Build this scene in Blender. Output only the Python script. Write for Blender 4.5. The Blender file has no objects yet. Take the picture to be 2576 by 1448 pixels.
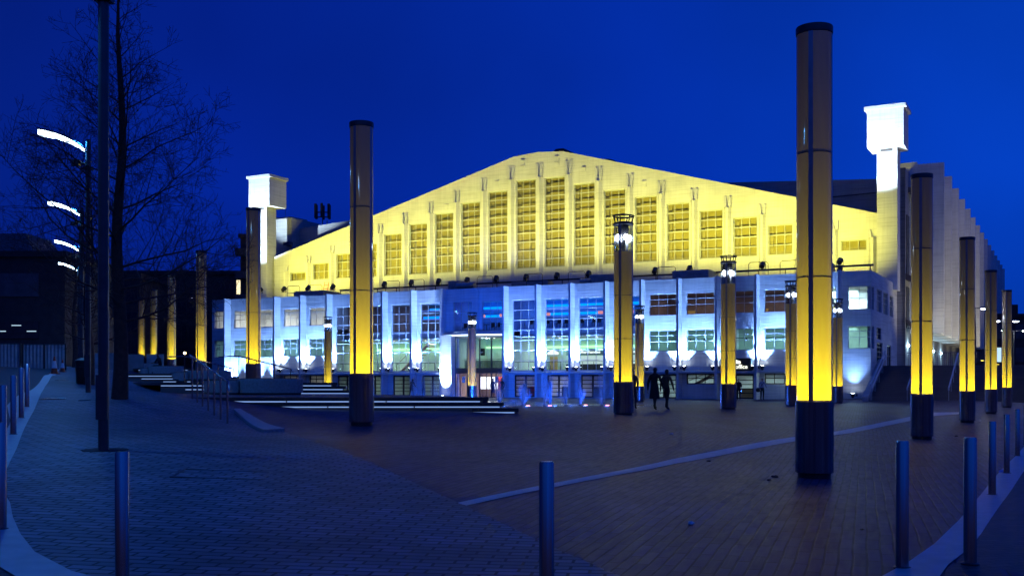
import bpy, math, random
import numpy as np
from mathutils import Vector, Matrix
R = math.radians
sc = bpy.context.scene
COL = sc.collection

# ------------------------------------------------------------------ camera
cam = bpy.data.cameras.new('camera'); camo = bpy.data.objects.new('camera', cam); COL.objects.link(camo)
camo.location = (0, 0, 1.62); camo.rotation_euler = (R(90), 0, 0)
cam.sensor_width = 36; cam.lens = 36*2724/2575.; cam.shift_y = (962-724)/2575.
cam.clip_start = .05; cam.clip_end = 3000
sc.camera = camo
# ------------------------------------------------------------------ view
sc.view_settings.view_transform = 'Standard'; sc.view_settings.look = 'None'
sc.view_settings.exposure = 0; sc.view_settings.gamma = 1
sc.cycles.max_bounces = 7; sc.cycles.diffuse_bounces = 3; sc.cycles.glossy_bounces = 3
sc.cycles.transmission_bounces = 4; sc.cycles.transparent_max_bounces = 16
sc.cycles.sample_clamp_indirect = 2.5; sc.cycles.sample_clamp_direct = 0
sc.cycles.caustics_reflective = False; sc.cycles.caustics_refractive = False
sc.cycles.use_denoising = True
# ------------------------------------------------------------------ dusk sky
W = bpy.data.worlds.new('World'); sc.world = W; W.use_nodes = True
nt = W.node_tree; nt.nodes.clear()
def N(nt, t, **k):
    n = nt.nodes.new(t)
    for a, b in k.items(): setattr(n, a, b)
    return n
def ramp(nt, stops, interp='LINEAR'):
    n = N(nt, 'ShaderNodeValToRGB'); cr = n.color_ramp; cr.interpolation = interp
    while len(cr.elements) < len(stops): cr.elements.new(.5)
    for e, (p, c) in zip(cr.elements, stops):
        e.position = p; e.color = (c[0], c[1], c[2], 1) if len(c) == 3 else c
    return n
tc = N(nt, 'ShaderNodeTexCoord'); sx = N(nt, 'ShaderNodeSeparateXYZ'); nt.links.new(tc.outputs['Generated'], sx.inputs[0])
# brightness across the horizon: darker to the left, brighter to the right of the hall
ax = N(nt, 'ShaderNodeMapRange'); ax.inputs[1].default_value = -.62; ax.inputs[2].default_value = .62
nt.links.new(sx.outputs[0], ax.inputs[0])
rx = ramp(nt, [(0, (.0012, .010, .135)), (.3, (.0010, .016, .27)), (.6, (.0009, .028, .39)), (.83, (.001, .045, .47)), (1, (.001, .034, .38))])
nt.links.new(ax.outputs[0], rx.inputs[0])
# a little darker low down and high up
rz = ramp(nt, [(0, (.55,)*3), (.05, (.75,)*3), (.17, (1.05,)*3), (.4, (.85,)*3), (1, (1.2,)*3)])
nt.links.new(sx.outputs[2], rz.inputs[0])
m1 = N(nt, 'ShaderNodeMix', data_type='RGBA', blend_type='MULTIPLY'); m1.inputs[0].default_value = 1
nt.links.new(rx.outputs[0], m1.inputs[6]); nt.links.new(rz.outputs[0], m1.inputs[7])
no = N(nt, 'ShaderNodeTexNoise'); no.inputs['Scale'].default_value = 3.2; no.inputs['Detail'].default_value = 4
nt.links.new(tc.outputs['Generated'], no.inputs['Vector'])
rn = ramp(nt, [(.3, (.86,)*3), (.7, (1.14,)*3)]); nt.links.new(no.outputs[0], rn.inputs[0])
m2 = N(nt, 'ShaderNodeMix', data_type='RGBA', blend_type='MULTIPLY'); m2.inputs[0].default_value = 1
nt.links.new(m1.outputs[2], m2.inputs[6]); nt.links.new(rn.outputs[0], m2.inputs[7])
# the afterglow in the west, behind the photographer
ry = ramp(nt, [(0, (1, 1, 1)), (1, (0, 0, 0))])
ay = N(nt, 'ShaderNodeMapRange'); ay.inputs[1].default_value = -.9; ay.inputs[2].default_value = .15
nt.links.new(sx.outputs[1], ay.inputs[0]); nt.links.new(ay.outputs[0], ry.inputs[0])
el = N(nt, 'ShaderNodeMapRange'); el.inputs[1].default_value = .12; el.inputs[2].default_value = .45; nt.links.new(sx.outputs[2], el.inputs[0])
el2 = N(nt, 'ShaderNodeMath', operation='MULTIPLY'); nt.links.new(ry.outputs[0], el2.inputs[0]); nt.links.new(el.outputs[0], el2.inputs[1])
m3 = N(nt, 'ShaderNodeMix', data_type='RGBA'); nt.links.new(el2.outputs[0], m3.inputs[0])
nt.links.new(m2.outputs[2], m3.inputs[6]); m3.inputs[7].default_value = (.005, .065, .52, 1)
# (dark townscape low down behind the photographer)
sy = N(nt, 'ShaderNodeMapRange'); sy.inputs[1].default_value = -.35; sy.inputs[2].default_value = .1; nt.links.new(sx.outputs[1], sy.inputs[0])
sz = N(nt, 'ShaderNodeMapRange'); sz.inputs[1].default_value = .1; sz.inputs[2].default_value = .3; nt.links.new(sx.outputs[2], sz.inputs[0])
smx = N(nt, 'ShaderNodeMath', operation='MAXIMUM'); nt.links.new(sy.outputs[0], smx.inputs[0]); nt.links.new(sz.outputs[0], smx.inputs[1])
m6 = N(nt, 'ShaderNodeMix', data_type='RGBA'); nt.links.new(smx.outputs[0], m6.inputs[0]); m6.inputs[6].default_value = (.016, .012, .03, 1); nt.links.new(m3.outputs[2], m6.inputs[7])
bg = N(nt, 'ShaderNodeBackground'); bg.inputs[1].default_value = 1
nt.links.new(m6.outputs[2], bg.inputs[0])
wo = N(nt, 'ShaderNodeOutputWorld'); nt.links.new(bg.outputs[0], wo.inputs[0])

# ------------------------------------------------------------------ building axes and terrain
AL = R(27.2477); CA, SA = math.cos(AL), math.sin(AL)
O = Vector((26.0356, 86.226, 0))
BROT = -AL
def bw(u, v, z=0): return Vector((O.x+u*CA+v*SA, O.y-u*SA+v*CA, z))

CP = [(5.15,18.45,0),(11.87,31.37,-.02),(18.83,44.81,-.03),(25.57,57.83,-.04),(32.28,70.66,0),
 (-3.81,27.42,.53),(3.86,37.5,.52),(9.74,48.75,.44),(15.42,59.75,.35),(21.49,71.52,.28),(9.17,77.83,.25),(-3.13,84.97,.25),(-15.72,92.62,.38),
 (3.84,9.08,.12),(6.92,15.61,0),(8.91,19.51,-.01),(11.42,24.47,-.04),(13.97,29.46,-.05),
 (-5.08,10.77,.16),(-8.12,17.29,.5),(-8.92,19.38,.7),(-10.3,22.74,.88),(-11.75,26.25,1.02),
 (.24,7.4,.01),(3.3,9,.06),(-2.95,8.2,.03),(-6.41,17,.56),(-13.42,34.3,1.3),(-20.25,51,1.84),(-27.12,68,2.25),(-34,85,2.75),(-10.6,29.5,1.16),
 (.3,31.2,.73),(-1,31.2,.77),(-3.5,31.3,.8),(-6.2,31.5,.86),(-6.6,25.5,.62),(-9.2,31,1.17),
 (-5,48,.62),(-10,60,.6),(-16,75,.7),(-12,48,1.0),(-20,66,1.5),(-29,84,2.0),(20.6,88,.22),(24,83,.14),(40,76,.05),(61,130,3.0),(38.5,85,.85),(48,105,1.9),
 (-30,70,2.5),(-26,80,2.3),(-33.7,102,2.65),(-40,117,3.1),(-30,112,.6),(-18,104,.4),(0,98,.27),(-40,60,2.4),(-20,20,.9),(-14,8,.3),(-45,100,3.2),
 (0,0,0),(-8,0,0),(8,0,.02),(20,20,-.25),(35,40,-.3),(14,8,-.1),(-6,-8,0),(8,-8,0),(55,75,0),(30,110,.6),(0,140,1),(70,160,3.4),(-60,160,3.6),(-25,10,.4)]
CPX = np.array(CP, float)
def _k(r2): return np.where(r2 > 1e-9, r2*np.log(r2+1e-12)*.5, 0.)
def _solve():
    n = len(CPX); P = CPX[:, :2]/50.
    d2 = ((P[:, None]-P[None])**2).sum(-1)
    K = _k(d2)+np.eye(n)*.0006
    Q = np.c_[np.ones(n), P]
    A = np.block([[K, Q], [Q.T, np.zeros((3, 3))]])
    return np.linalg.solve(A, np.r_[CPX[:, 2], 0, 0, 0])
TW = _solve()
def gz_arr(X, Y):
    X = np.clip(X, -60, 75)/50.; Y = np.clip(Y, -8, 160)/50.
    P = CPX[:, :2]/50.
    d2 = (X[..., None]-P[:, 0])**2+(Y[..., None]-P[:, 1])**2
    return (_k(d2)*TW[:-3]).sum(-1)+TW[-3]+TW[-2]*X+TW[-1]*Y
def gz(x, y): return float(gz_arr(np.array([float(x)]), np.array([float(y)]))[0])
def ground_pt(px, py):
    """the point of the terrain seen at a place measured on a 2575-wide print of the photograph"""
    Y = np.linspace(3, 140, 1400); X = (px-1287.5)/2724*Y
    d = 1.62+(962-py)/2724*Y-gz_arr(X, Y)
    i = np.argmax(d < 0)
    if i == 0: i = len(Y)-1
    t = d[i-1]/(d[i-1]-d[i]+1e-9); y = Y[i-1]+t*(Y[i]-Y[i-1])
    return Vector(((px-1287.5)/2724*y, y, gz((px-1287.5)/2724*y, y)))

# ------------------------------------------------------------------ materials
MATS = {}
def newmat(name):
    m = bpy.data.materials.new(name); m.use_nodes = True; m.node_tree.nodes.clear(); MATS[name] = m
    return m, m.node_tree
def out(nt, sh): nt.links.new(sh, N(nt, 'ShaderNodeOutputMaterial').inputs[0])
def pmat(name, col, rough=.5, metal=0, var=.15, vs=3., bump=0, bs=20., spec=.5, coat=0, stretch=(1, 1, 1), detail=4):
    m, nt = newmat(name); p = N(nt, 'ShaderNodeBsdfPrincipled')
    p.inputs['Roughness'].default_value = rough; p.inputs['Metallic'].default_value = metal
    p.inputs['Specular IOR Level'].default_value = spec; p.inputs['Coat Weight'].default_value = coat
    tc = N(nt, 'ShaderNodeTexCoord'); mp = N(nt, 'ShaderNodeMapping'); mp.inputs['Scale'].default_value = stretch
    nt.links.new(tc.outputs['Object'], mp.inputs[0])
    n = N(nt, 'ShaderNodeTexNoise'); n.inputs['Scale'].default_value = vs; n.inputs['Detail'].default_value = detail
    nt.links.new(mp.outputs[0], n.inputs['Vector'])
    lo = [max(0, c*(1-var)) for c in col]; hi = [min(1, c*(1+var)) for c in col]
    r = ramp(nt, [(.3, lo), (.7, hi)]); nt.links.new(n.outputs[0], r.inputs[0]); nt.links.new(r.outputs[0], p.inputs['Base Color'])
    if bump:
        n2 = N(nt, 'ShaderNodeTexNoise'); n2.inputs['Scale'].default_value = bs; n2.inputs['Detail'].default_value = 3
        nt.links.new(mp.outputs[0], n2.inputs['Vector'])
        b = N(nt, 'ShaderNodeBump'); b.inputs['Strength'].default_value = bump; b.inputs['Distance'].default_value = .02
        nt.links.new(n2.outputs[0], b.inputs['Height']); nt.links.new(b.outputs[0], p.inputs['Normal'])
    out(nt, p.outputs[0]); return m
def emat(name, col, s):
    m, nt = newmat(name); e = N(nt, 'ShaderNodeEmission'); e.inputs[0].default_value = (*col, 1); e.inputs[1].default_value = s
    out(nt, e.outputs[0]); return m
def glassmat(name, tint=(.9, .95, 1), refl=.12, rough=.02):
    m, nt = newmat(name); t = N(nt, 'ShaderNodeBsdfTransparent'); t.inputs[0].default_value = (*tint, 1)
    g = N(nt, 'ShaderNodeBsdfGlossy'); g.inputs['Roughness'].default_value = rough
    lw = N(nt, 'ShaderNodeLayerWeight'); lw.inputs[0].default_value = .5
    pw = N(nt, 'ShaderNodeMath', operation='POWER'); pw.inputs[1].default_value = 5.; nt.links.new(lw.outputs['Facing'], pw.inputs[0])
    mu = N(nt, 'ShaderNodeMath', operation='MULTIPLY_ADD'); mu.inputs[1].default_value = .9; mu.inputs[2].default_value = refl*.5
    mx = N(nt, 'ShaderNodeMixShader'); nt.links.new(pw.outputs[0], mu.inputs[0]); nt.links.new(mu.outputs[0], mx.inputs[0])
    nt.links.new(t.outputs[0], mx.inputs[1]); nt.links.new(g.outputs[0], mx.inputs[2]); out(nt, mx.outputs[0]); return m
def concrete(name, col, board=.5, rough=.75):
    """painted board-marked concrete: faint horizontal shutter lines, blotches and streaks"""
    m, nt = newmat(name); p = N(nt, 'ShaderNodeBsdfPrincipled'); p.inputs['Roughness'].default_value = rough
    tc = N(nt, 'ShaderNodeTexCoord')
    def noise(scale, st, d=4):
        mp = N(nt, 'ShaderNodeMapping'); mp.inputs['Scale'].default_value = st; nt.links.new(tc.outputs['Object'], mp.inputs[0])
        n = N(nt, 'ShaderNodeTexNoise'); n.inputs['Scale'].default_value = scale; n.inputs['Detail'].default_value = d
        nt.links.new(mp.outputs[0], n.inputs['Vector']); return n
    a = noise(1, (.3, .3, 11), 5); b = noise(.6, (1, 1, 1)); c = noise(2, (2.5, 2.5, .12), 3)
    r = ramp(nt, [(.32, [x*.86 for x in col]), (.6, col)]); nt.links.new(b.outputs[0], r.inputs[0])
    r2 = ramp(nt, [(.34, (.93,)*3), (.55, (1,)*3)]); nt.links.new(c.outputs[0], r2.inputs[0])
    r3 = ramp(nt, [(.36, (.66,)*3), (.5, (1,)*3)]); nt.links.new(a.outputs[0], r3.inputs[0])
    mm = N(nt, 'ShaderNodeMix', data_type='RGBA', blend_type='MULTIPLY'); mm.inputs[0].default_value = 1
    nt.links.new(r.outputs[0], mm.inputs[6]); nt.links.new(r2.outputs[0], mm.inputs[7])
    m4 = N(nt, 'ShaderNodeMix', data_type='RGBA', blend_type='MULTIPLY'); m4.inputs[0].default_value = board
    nt.links.new(mm.outputs[2], m4.inputs[6]); nt.links.new(r3.outputs[0], m4.inputs[7])
    nt.links.new(m4.outputs[2], p.inputs['Base Color'])
    bp = N(nt, 'ShaderNodeBump'); bp.inputs['Strength'].default_value = .5; bp.inputs['Distance'].default_value = .03
    nt.links.new(a.outputs[0], bp.inputs['Height']); nt.links.new(bp.outputs[0], p.inputs['Normal'])
    out(nt, p.outputs[0]); return m
def paving(name, c1, c2, mortar, w, h, ang, rough, rvar, stain=.4, msize=.012, bump=.25):
    m, nt = newmat(name); p = N(nt, 'ShaderNodeBsdfPrincipled')
    p.inputs['Specular IOR Level'].default_value = .07 if rough > .2 else .5
    g = N(nt, 'ShaderNodeNewGeometry'); mp = N(nt, 'ShaderNodeMapping'); mp.inputs['Rotation'].default_value = (0, 0, ang)
    nt.links.new(g.outputs['Position'], mp.inputs[0])
    # courses are not quite straight
    b = N(nt, 'ShaderNodeTexBrick'); b.inputs['Scale'].default_value = 1; b.inputs['Brick Width'].default_value = w; b.inputs['Row Height'].default_value = h
    b.inputs['Mortar Size'].default_value = msize; b.inputs['Mortar Smooth'].default_value = .4; b.inputs['Bias'].default_value = 0
    b.inputs['Color1'].default_value = (*c1, 1); b.inputs['Color2'].default_value = (*c2, 1); b.inputs['Mortar'].default_value = (*mortar, 1)
    b.offset_frequency = 2; b.offset = .43
    nw = N(nt, 'ShaderNodeTexNoise'); nw.inputs['Scale'].default_value = .8; nt.links.new(mp.outputs[0], nw.inputs['Vector'])
    vm = N(nt, 'ShaderNodeVectorMath', operation='MULTIPLY_ADD'); vm.inputs[1].default_value = (.05, .05, 0)
    nt.links.new(nw.outputs['Color'], vm.inputs[0]); nt.links.new(mp.outputs[0], vm.inputs[2]); nt.links.new(vm.outputs[0], b.inputs['Vector'])
    n = N(nt, 'ShaderNodeTexNoise'); n.inputs['Scale'].default_value = .22; n.inputs['Detail'].default_value = 7; n.inputs['Roughness'].default_value = .65
    nt.links.new(g.outputs['Position'], n.inputs['Vector'])
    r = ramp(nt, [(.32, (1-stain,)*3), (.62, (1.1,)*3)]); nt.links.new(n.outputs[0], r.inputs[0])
    n3 = N(nt, 'ShaderNodeTexNoise'); n3.inputs['Scale'].default_value = 9; n3.inputs['Detail'].default_value = 4
    mp3 = N(nt, 'ShaderNodeMapping'); mp3.inputs['Scale'].default_value = (.25, 1.6, 1); nt.links.new(mp.outputs[0], mp3.inputs[0]); nt.links.new(mp3.outputs[0], n3.inputs['Vector'])
    r3 = ramp(nt, [(.3, (.72,)*3), (.72, (1.25,)*3)]); nt.links.new(n3.outputs[0], r3.inputs[0])
    mm = N(nt, 'ShaderNodeMix', data_type='RGBA', blend_type='MULTIPLY'); mm.inputs[0].default_value = 1
    nt.links.new(b.outputs[0], mm.inputs[6]); nt.links.new(r.outputs[0], mm.inputs[7])
    m5 = N(nt, 'ShaderNodeMix', data_type='RGBA', blend_type='MULTIPLY'); m5.inputs[0].default_value = 1
    nt.links.new(mm.outputs[2], m5.inputs[6]); nt.links.new(r3.outputs[0], m5.inputs[7])
    nt.links.new(m5.outputs[2], p.inputs['Base Color'])
    mr = N(nt, 'ShaderNodeMapRange'); mr.inputs[3].default_value = rough-rvar; mr.inputs[4].default_value = rough+rvar
    nt.links.new(n3.outputs[0], mr.inputs[0]); nt.links.new(mr.outputs[0], p.inputs['Roughness'])
    hm = N(nt, 'ShaderNodeMath', operation='MULTIPLY_ADD'); hm.inputs[1].default_value = -1.; nt.links.new(b.outputs['Fac'], hm.inputs[0])
    n3m = N(nt, 'ShaderNodeMath', operation='MULTIPLY'); n3m.inputs[1].default_value = .8; nt.links.new(n3.outputs[0], n3m.inputs[0]); nt.links.new(n3m.outputs[0], hm.inputs[2])
    bp = N(nt, 'ShaderNodeBump'); bp.inputs['Strength'].default_value = bump; bp.inputs['Distance'].default_value = .008
    nt.links.new(hm.outputs[0], bp.inputs['Height']); nt.links.new(bp.outputs[0], p.inputs['Normal'])
    out(nt, p.outputs[0]); return m
def tubepanel(name):
    """yellow translucent acrylic tube panel with a clear gloss on it"""
    m, nt = newmat(name)
    tc = N(nt, 'ShaderNodeTexCoord'); n = N(nt, 'ShaderNodeTexNoise'); n.inputs['Scale'].default_value = 5; n.inputs['Detail'].default_value = 5
    mp = N(nt, 'ShaderNodeMapping'); mp.inputs['Scale'].default_value = (3, 3, .35); nt.links.new(tc.outputs['Object'], mp.inputs[0]); nt.links.new(mp.outputs[0], n.inputs['Vector'])
    r = ramp(nt, [(.3, (.9, .66, .012)), (.7, (.97, .76, .02))]); nt.links.new(n.outputs[0], r.inputs[0])
    t = N(nt, 'ShaderNodeBsdfTranslucent'); nt.links.new(r.outputs[0], t.inputs[0])
    d = N(nt, 'ShaderNodeBsdfDiffuse'); d.inputs[0].default_value = (.34, .3, .29, 1)
    mx = N(nt, 'ShaderNodeMixShader'); mx.inputs[0].default_value = .45; nt.links.new(t.outputs[0], mx.inputs[1]); nt.links.new(d.outputs[0], mx.inputs[2])
    gl = N(nt, 'ShaderNodeBsdfGlossy'); gl.inputs['Roughness'].default_value = .06
    fr = N(nt, 'ShaderNodeFresnel'); fr.inputs[0].default_value = 1.9
    m2 = N(nt, 'ShaderNodeMixShader'); nt.links.new(fr.outputs[0], m2.inputs[0]); nt.links.new(mx.outputs[0], m2.inputs[1]); nt.links.new(gl.outputs[0], m2.inputs[2])
    out(nt, m2.outputs[0]); return m
def jetmat(name):
    m, nt = newmat(name); t = N(nt, 'ShaderNodeBsdfTransparent'); d = N(nt, 'ShaderNodeBsdfTranslucent'); d.inputs[0].default_value = (.75, .82, 1, 1)
    g = N(nt, 'ShaderNodeBsdfDiffuse'); g.inputs[0].default_value = (.75, .82, 1, 1)
    a = N(nt, 'ShaderNodeMixShader'); a.inputs[0].default_value = .4; nt.links.new(d.outputs[0], a.inputs[1]); nt.links.new(g.outputs[0], a.inputs[2])
    tc = N(nt, 'ShaderNodeTexCoord'); n = N(nt, 'ShaderNodeTexNoise'); n.inputs['Scale'].default_value = 4; mp = N(nt, 'ShaderNodeMapping'); mp.inputs['Scale'].default_value = (4, 4, .6)
    nt.links.new(tc.outputs['Object'], mp.inputs[0]); nt.links.new(mp.outputs[0], n.inputs['Vector'])
    r = ramp(nt, [(.3, (.005,)*3), (.75, (.11,)*3)]); nt.links.new(n.outputs[0], r.inputs[0])
    mx = N(nt, 'ShaderNodeMixShader'); nt.links.new(r.outputs[0], mx.inputs[0]); nt.links.new(t.outputs[0], mx.inputs[1]); nt.links.new(a.outputs[0], mx.inputs[2])
    out(nt, mx.outputs[0]); return m

WHITE = concrete('white_painted_concrete', (.78, .78, .77))
WHITE2 = concrete('gable_painted_concrete', (.78, .78, .76), .4)
GREYC = concrete('grey_concrete', (.42, .42, .42), .7)
DARKC = concrete('dark_concrete', (.16, .14, .15), .5)
STONE = pmat('granite', (.3, .3, .31), .55, 0, .2, 14, .2, 60)
STEPST = pmat('dark_granite_step', (.045, .042, .045), .5, 0, .3, 20, .2, 80)
BAND = pmat('pale_granite_band', (.42, .42, .42), .42, 0, .14, 5, .25, 120)
ROAD = pmat('asphalt', (.05, .05, .052), .7, 0, .3, 6, .4, 90)
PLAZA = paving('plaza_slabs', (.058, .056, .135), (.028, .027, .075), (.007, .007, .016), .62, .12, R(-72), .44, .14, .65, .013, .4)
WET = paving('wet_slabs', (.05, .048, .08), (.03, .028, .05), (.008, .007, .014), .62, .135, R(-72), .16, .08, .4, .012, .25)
WALK = paving('walkway_blocks', (.25, .25, .28), (.16, .16, .18), (.03, .028, .035), .3, .15, R(7), .5, .1, .45, .018, .45)
SIDEW = paving('footway_bricks', (.13, .1, .1), (.09, .075, .075), (.04, .036, .038), .23, .115, R(-12), .5, .1, .3, .008)
STEEL = pmat('brushed_steel', (.33, .32, .33), .22, 1, .3, 14, .5, 16, stretch=(1, 1, .012))
DSTEEL = pmat('dark_steel', (.05, .05, .055), .4, .6, .2, 8)
STRIP = pmat('steel_strip', (.3, .31, .33), .3, 1, .1, 6)
POLE = pmat('lamp_pole_paint', (.09, .09, .1), .35, .5, .15, 5)
PANEL = tubepanel('yellow_acrylic')
FRAME = pmat('window_frame_paint', (.5, .52, .54), .5, 0, .08, 6)
DFRAME = pmat('dark_door_frame', (.025, .022, .024), .45, 0, .2, 8)
GLASS = glassmat('window_glass')
GGLASS = glassmat('gable_glass', (1, .97, .8), .05)
SMOKE = glassmat('smoked_glass', (.5, .52, .58), .14, .03)
ROOF = pmat('roof_felt', (.07, .07, .075), .8, 0, .25, 1)
BARK = pmat('bark', (.075, .036, .03), .9, 0, .3, 9, .6, 30)
LEAF = pmat('dead_leaf', (.12, .06, .025), .7, 0, .3, 20)
DARKB = pmat('dark_brick_building', (.05, .032, .034), .8, 0, .3, 1.5)
DARKB2 = pmat('dark_rendered_building', (.085, .075, .09), .8, 0, .25, 1.2)
DGLASS = pmat('dark_window_glass', (.03, .035, .05), .12, 0, .2, 3)
TIN = pmat('galvanised_sheet', (.33, .35, .38), .45, .5, .2, 2)
BOARD = pmat('hoarding_board', (.2, .2, .22), .7, 0, .2, 2)
REDP = pmat('orange_plastic', (.55, .07, .015), .5, 0, .1, 6)
WHITEP = pmat('white_plastic', (.75, .75, .75), .4, 0, .06, 6)
BLACKP = pmat('black_plastic', (.02, .02, .022), .45, 0, .2, 8)
PLASTERW = pmat('interior_white', (.78, .78, .75), .8, 0, .06, 2)
PLASTERG = pmat('interior_green', (.5, .62, .52), .8, 0, .08, 2)
PLASTERB = pmat('interior_brown', (.32, .22, .19), .8, 0, .15, 2)
PLASTERU = pmat('interior_blue', (.25, .35, .6), .7, 0, .15, 2)
FLOORI = pmat('interior_floor', (.25, .25, .25), .4, 0, .15, 2)
WOODD = pmat('ochre_door', (.5, .33, .1), .5, 0, .15, 4)
POSTER = pmat('red_poster', (.6, .06, .04), .6, 0, .35, 3)
DARKSIGN = pmat('dark_sign_face', (.012, .016, .014), .3, 0, .1, 5)
BLIND = pmat('gable_blind', (.37, .36, .24), .85, 0, .08, 1.2)
SKIN = pmat('skin', (.45, .28, .21), .55, 0, .08, 12)
HAIR = pmat('dark_hair', (.02, .015, .012), .6, 0, .3, 40)
BLK = pmat('black_cloth', (.012, .011, .013), .85, 0, .3, 14)
BRN = pmat('brown_cloth', (.06, .045, .03), .85, 0, .3, 14)
NAVY = pmat('navy_cloth', (.02, .025, .06), .85, 0, .25, 14)
GREYS = pmat('pale_blue_shirt', (.28, .3, .42), .8, 0, .2, 14)
REDC = pmat('red_cloth', (.4, .04, .03), .8, 0, .2, 14)
BLUEC = pmat('blue_cloth', (.05, .08, .35), .8, 0, .2, 14)
PAPER = pmat('crumpled_paper', (.55, .55, .55), .7, 0, .3, 20)
JET = jetmat('water_spray')
E_LAMP = emat('floodlight_lens', (.75, .87, 1), 30)
E_POST = emat('street_lamp_panel', (.62, .82, 1), 14)
E_LANT = emat('lantern_reflector', (.8, .9, 1), 40)
E_STEP = emat('step_light_strip', (.28, .48, 1), .85)
E_BLUE = emat('blue_cove_light', (0, .22, 1), 2.2)
E_GREEN = emat('green_cove_light', (.45, 1, .4), 2.0)
E_SPOT = emat('ceiling_spot', (1, .92, .85), 6)
E_SIGN = emat('white_sign_lettering', (.95, 1, .85), 1.5)
E_EXIT = emat('exit_sign_face', (.05, .8, .4), 1.2)
E_WIN = emat('lit_far_window', (1, .85, .5), 1.4)
E_WINB = emat('lit_far_window_cool', (.55, .8, 1), 1.1)
E_TRAF = emat('green_signal', (.1, 1, .6), 2)
E_PINK = emat('pool_light', (1, .25, .3), 5)
E_WARM = emat('warm_lamp', (1, .75, .35), 20)

# ------------------------------------------------------------------ mesh builder
class MB:
    def __init__(s): s.v = []; s.f = []; s.m = []; s.cur = 0
    def add(s, vs, fs):
        b = len(s.v); s.v += [tuple(p) for p in vs]
        for f in fs: s.f.append(tuple(b+i for i in f)); s.m.append(s.cur)
    def box(s, x0, x1, y0, y1, z0, z1):
        s.add([(x0,y0,z0),(x1,y0,z0),(x1,y1,z0),(x0,y1,z0),(x0,y0,z1),(x1,y0,z1),(x1,y1,z1),(x0,y1,z1)],
              [(0,3,2,1),(4,5,6,7),(0,1,5,4),(1,2,6,5),(2,3,7,6),(3,0,4,7)]); return s
    def cbox(s, x0, x1, y0, y1, z0, z1, c):
        """box with chamfered edges"""
        xs = (x0, x0+c, x1-c, x1); ys = (y0, y0+c, y1-c, y1)
        poly = [(xs[1],y0),(xs[2],y0),(x1,ys[1]),(x1,ys[2]),(xs[2],y1),(xs[1],y1),(x0,ys[2]),(x0,ys[1])]
        s.loft([[(x, y, z0) for x, y in poly], [(x, y, z1-c) for x, y in poly],
                [((x-(x0+x1)/2)*(1-2*c/(x1-x0))+(x0+x1)/2, (y-(y0+y1)/2)*(1-2*c/(y1-y0))+(y0+y1)/2, z1) for x, y in poly]]); return s
    def loft(s, rings, cap=True, closed=True):
        n = len(rings[0]); vs = [p for r in rings for p in r]; fs = []
        for i in range(len(rings)-1):
            for j in range(n if closed else n-1):
                a = i*n+j; b = i*n+(j+1) % n; fs.append((a, b, b+n, a+n))
        if cap: fs.append(tuple(range(n-1, -1, -1))); fs.append(tuple((len(rings)-1)*n+j for j in range(n)))
        s.add(vs, fs); return s
    def prism(s, poly, z0, z1): return s.loft([[(x, y, z0) for x, y in poly], [(x, y, z1) for x, y in poly]])
    def lathe(s, prof, n=24, c=(0, 0, 0), cap=True, a0=0):
        return s.loft([[(c[0]+r*math.cos(a0+2*math.pi*j/n), c[1]+r*math.sin(a0+2*math.pi*j/n), c[2]+z) for j in range(n)] for r, z in prof], cap)
    def path(s, pts, rad, n=6, cap=True):
        pts = [Vector(p) for p in pts]
        if not hasattr(rad, '__len__'): rad = [rad]*len(pts)
        rings = []; up = None
        for i, p in enumerate(pts):
            d = (pts[min(i+1, len(pts)-1)]-pts[max(i-1, 0)])
            if d.length < 1e-9: d = Vector((0, 0, 1))
            d.normalize()
            if up is None:
                up = Vector((1, 0, 0)) if abs(d.z) > .9 else Vector((0, 0, 1))
            a = d.cross(up)
            if a.length < 1e-6: a = d.orthogonal()
            a.normalize(); b = a.cross(d); up = b.copy()
            rings.append([p+(a*math.cos(2*math.pi*j/n)+b*math.sin(2*math.pi*j/n))*rad[i] for j in range(n)])
        return s.loft(rings, cap)
    def sphere(s, c, r, n=10, k=6):
        if not hasattr(r, '__len__'): r = (r, r, r)
        rings = []
        for i in range(1, k):
            t = math.pi*i/k; rings.append([(c[0]+r[0]*math.sin(t)*math.cos(2*math.pi*j/n), c[1]+r[1]*math.sin(t)*math.sin(2*math.pi*j/n), c[2]-r[2]*math.cos(t)) for j in range(n)])
        return s.loft(rings)
    def torus(s, c, Rr, r, n=24, k=6, z=0):
        rings = [[(c[0]+(Rr+r*math.cos(2*math.pi*j/k))*math.cos(2*math.pi*i/n), c[1]+(Rr+r*math.cos(2*math.pi*j/k))*math.sin(2*math.pi*i/n), c[2]+r*math.sin(2*math.pi*j/k)) for j in range(k)] for i in range(n)]
        rings.append(rings[0]); return s.loft(rings, False)
    def build(s, name, mat, parent=None, loc=(0, 0, 0), smooth=False, rz=0):
        me = bpy.data.meshes.new(name); me.from_pydata(s.v, [], s.f)
        mats = mat if isinstance(mat, (list, tuple)) else [mat]
        for m in mats: me.materials.append(m)
        if len(mats) > 1: me.polygons.foreach_set('material_index', s.m)
        if smooth:
            me.polygons.foreach_set('use_smooth', [len(p.vertices) < 6 for p in me.polygons])
            try: me.set_sharp_from_angle(angle=R(42))
            except Exception: pass
        me.update(); o = bpy.data.objects.new(name, me); COL.objects.link(o)
        o.location = loc; o.rotation_euler = (0, 0, rz)
        if parent: o.parent = parent
        return o
def tag(o, label=None, cat=None, group=None, kind=None):
    if label: o['label'] = label
    if cat: o['category'] = cat
    if group: o['group'] = group
    if kind: o['kind'] = kind
    return o
def thing(name, label, cat, loc=(0, 0, 0), rz=0, group=None, kind=None):
    o = bpy.data.objects.new(name, None); COL.objects.link(o); o.empty_display_size = .3
    o.location = loc; o.rotation_euler = (0, 0, rz); return tag(o, label, cat, group, kind)
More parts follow.
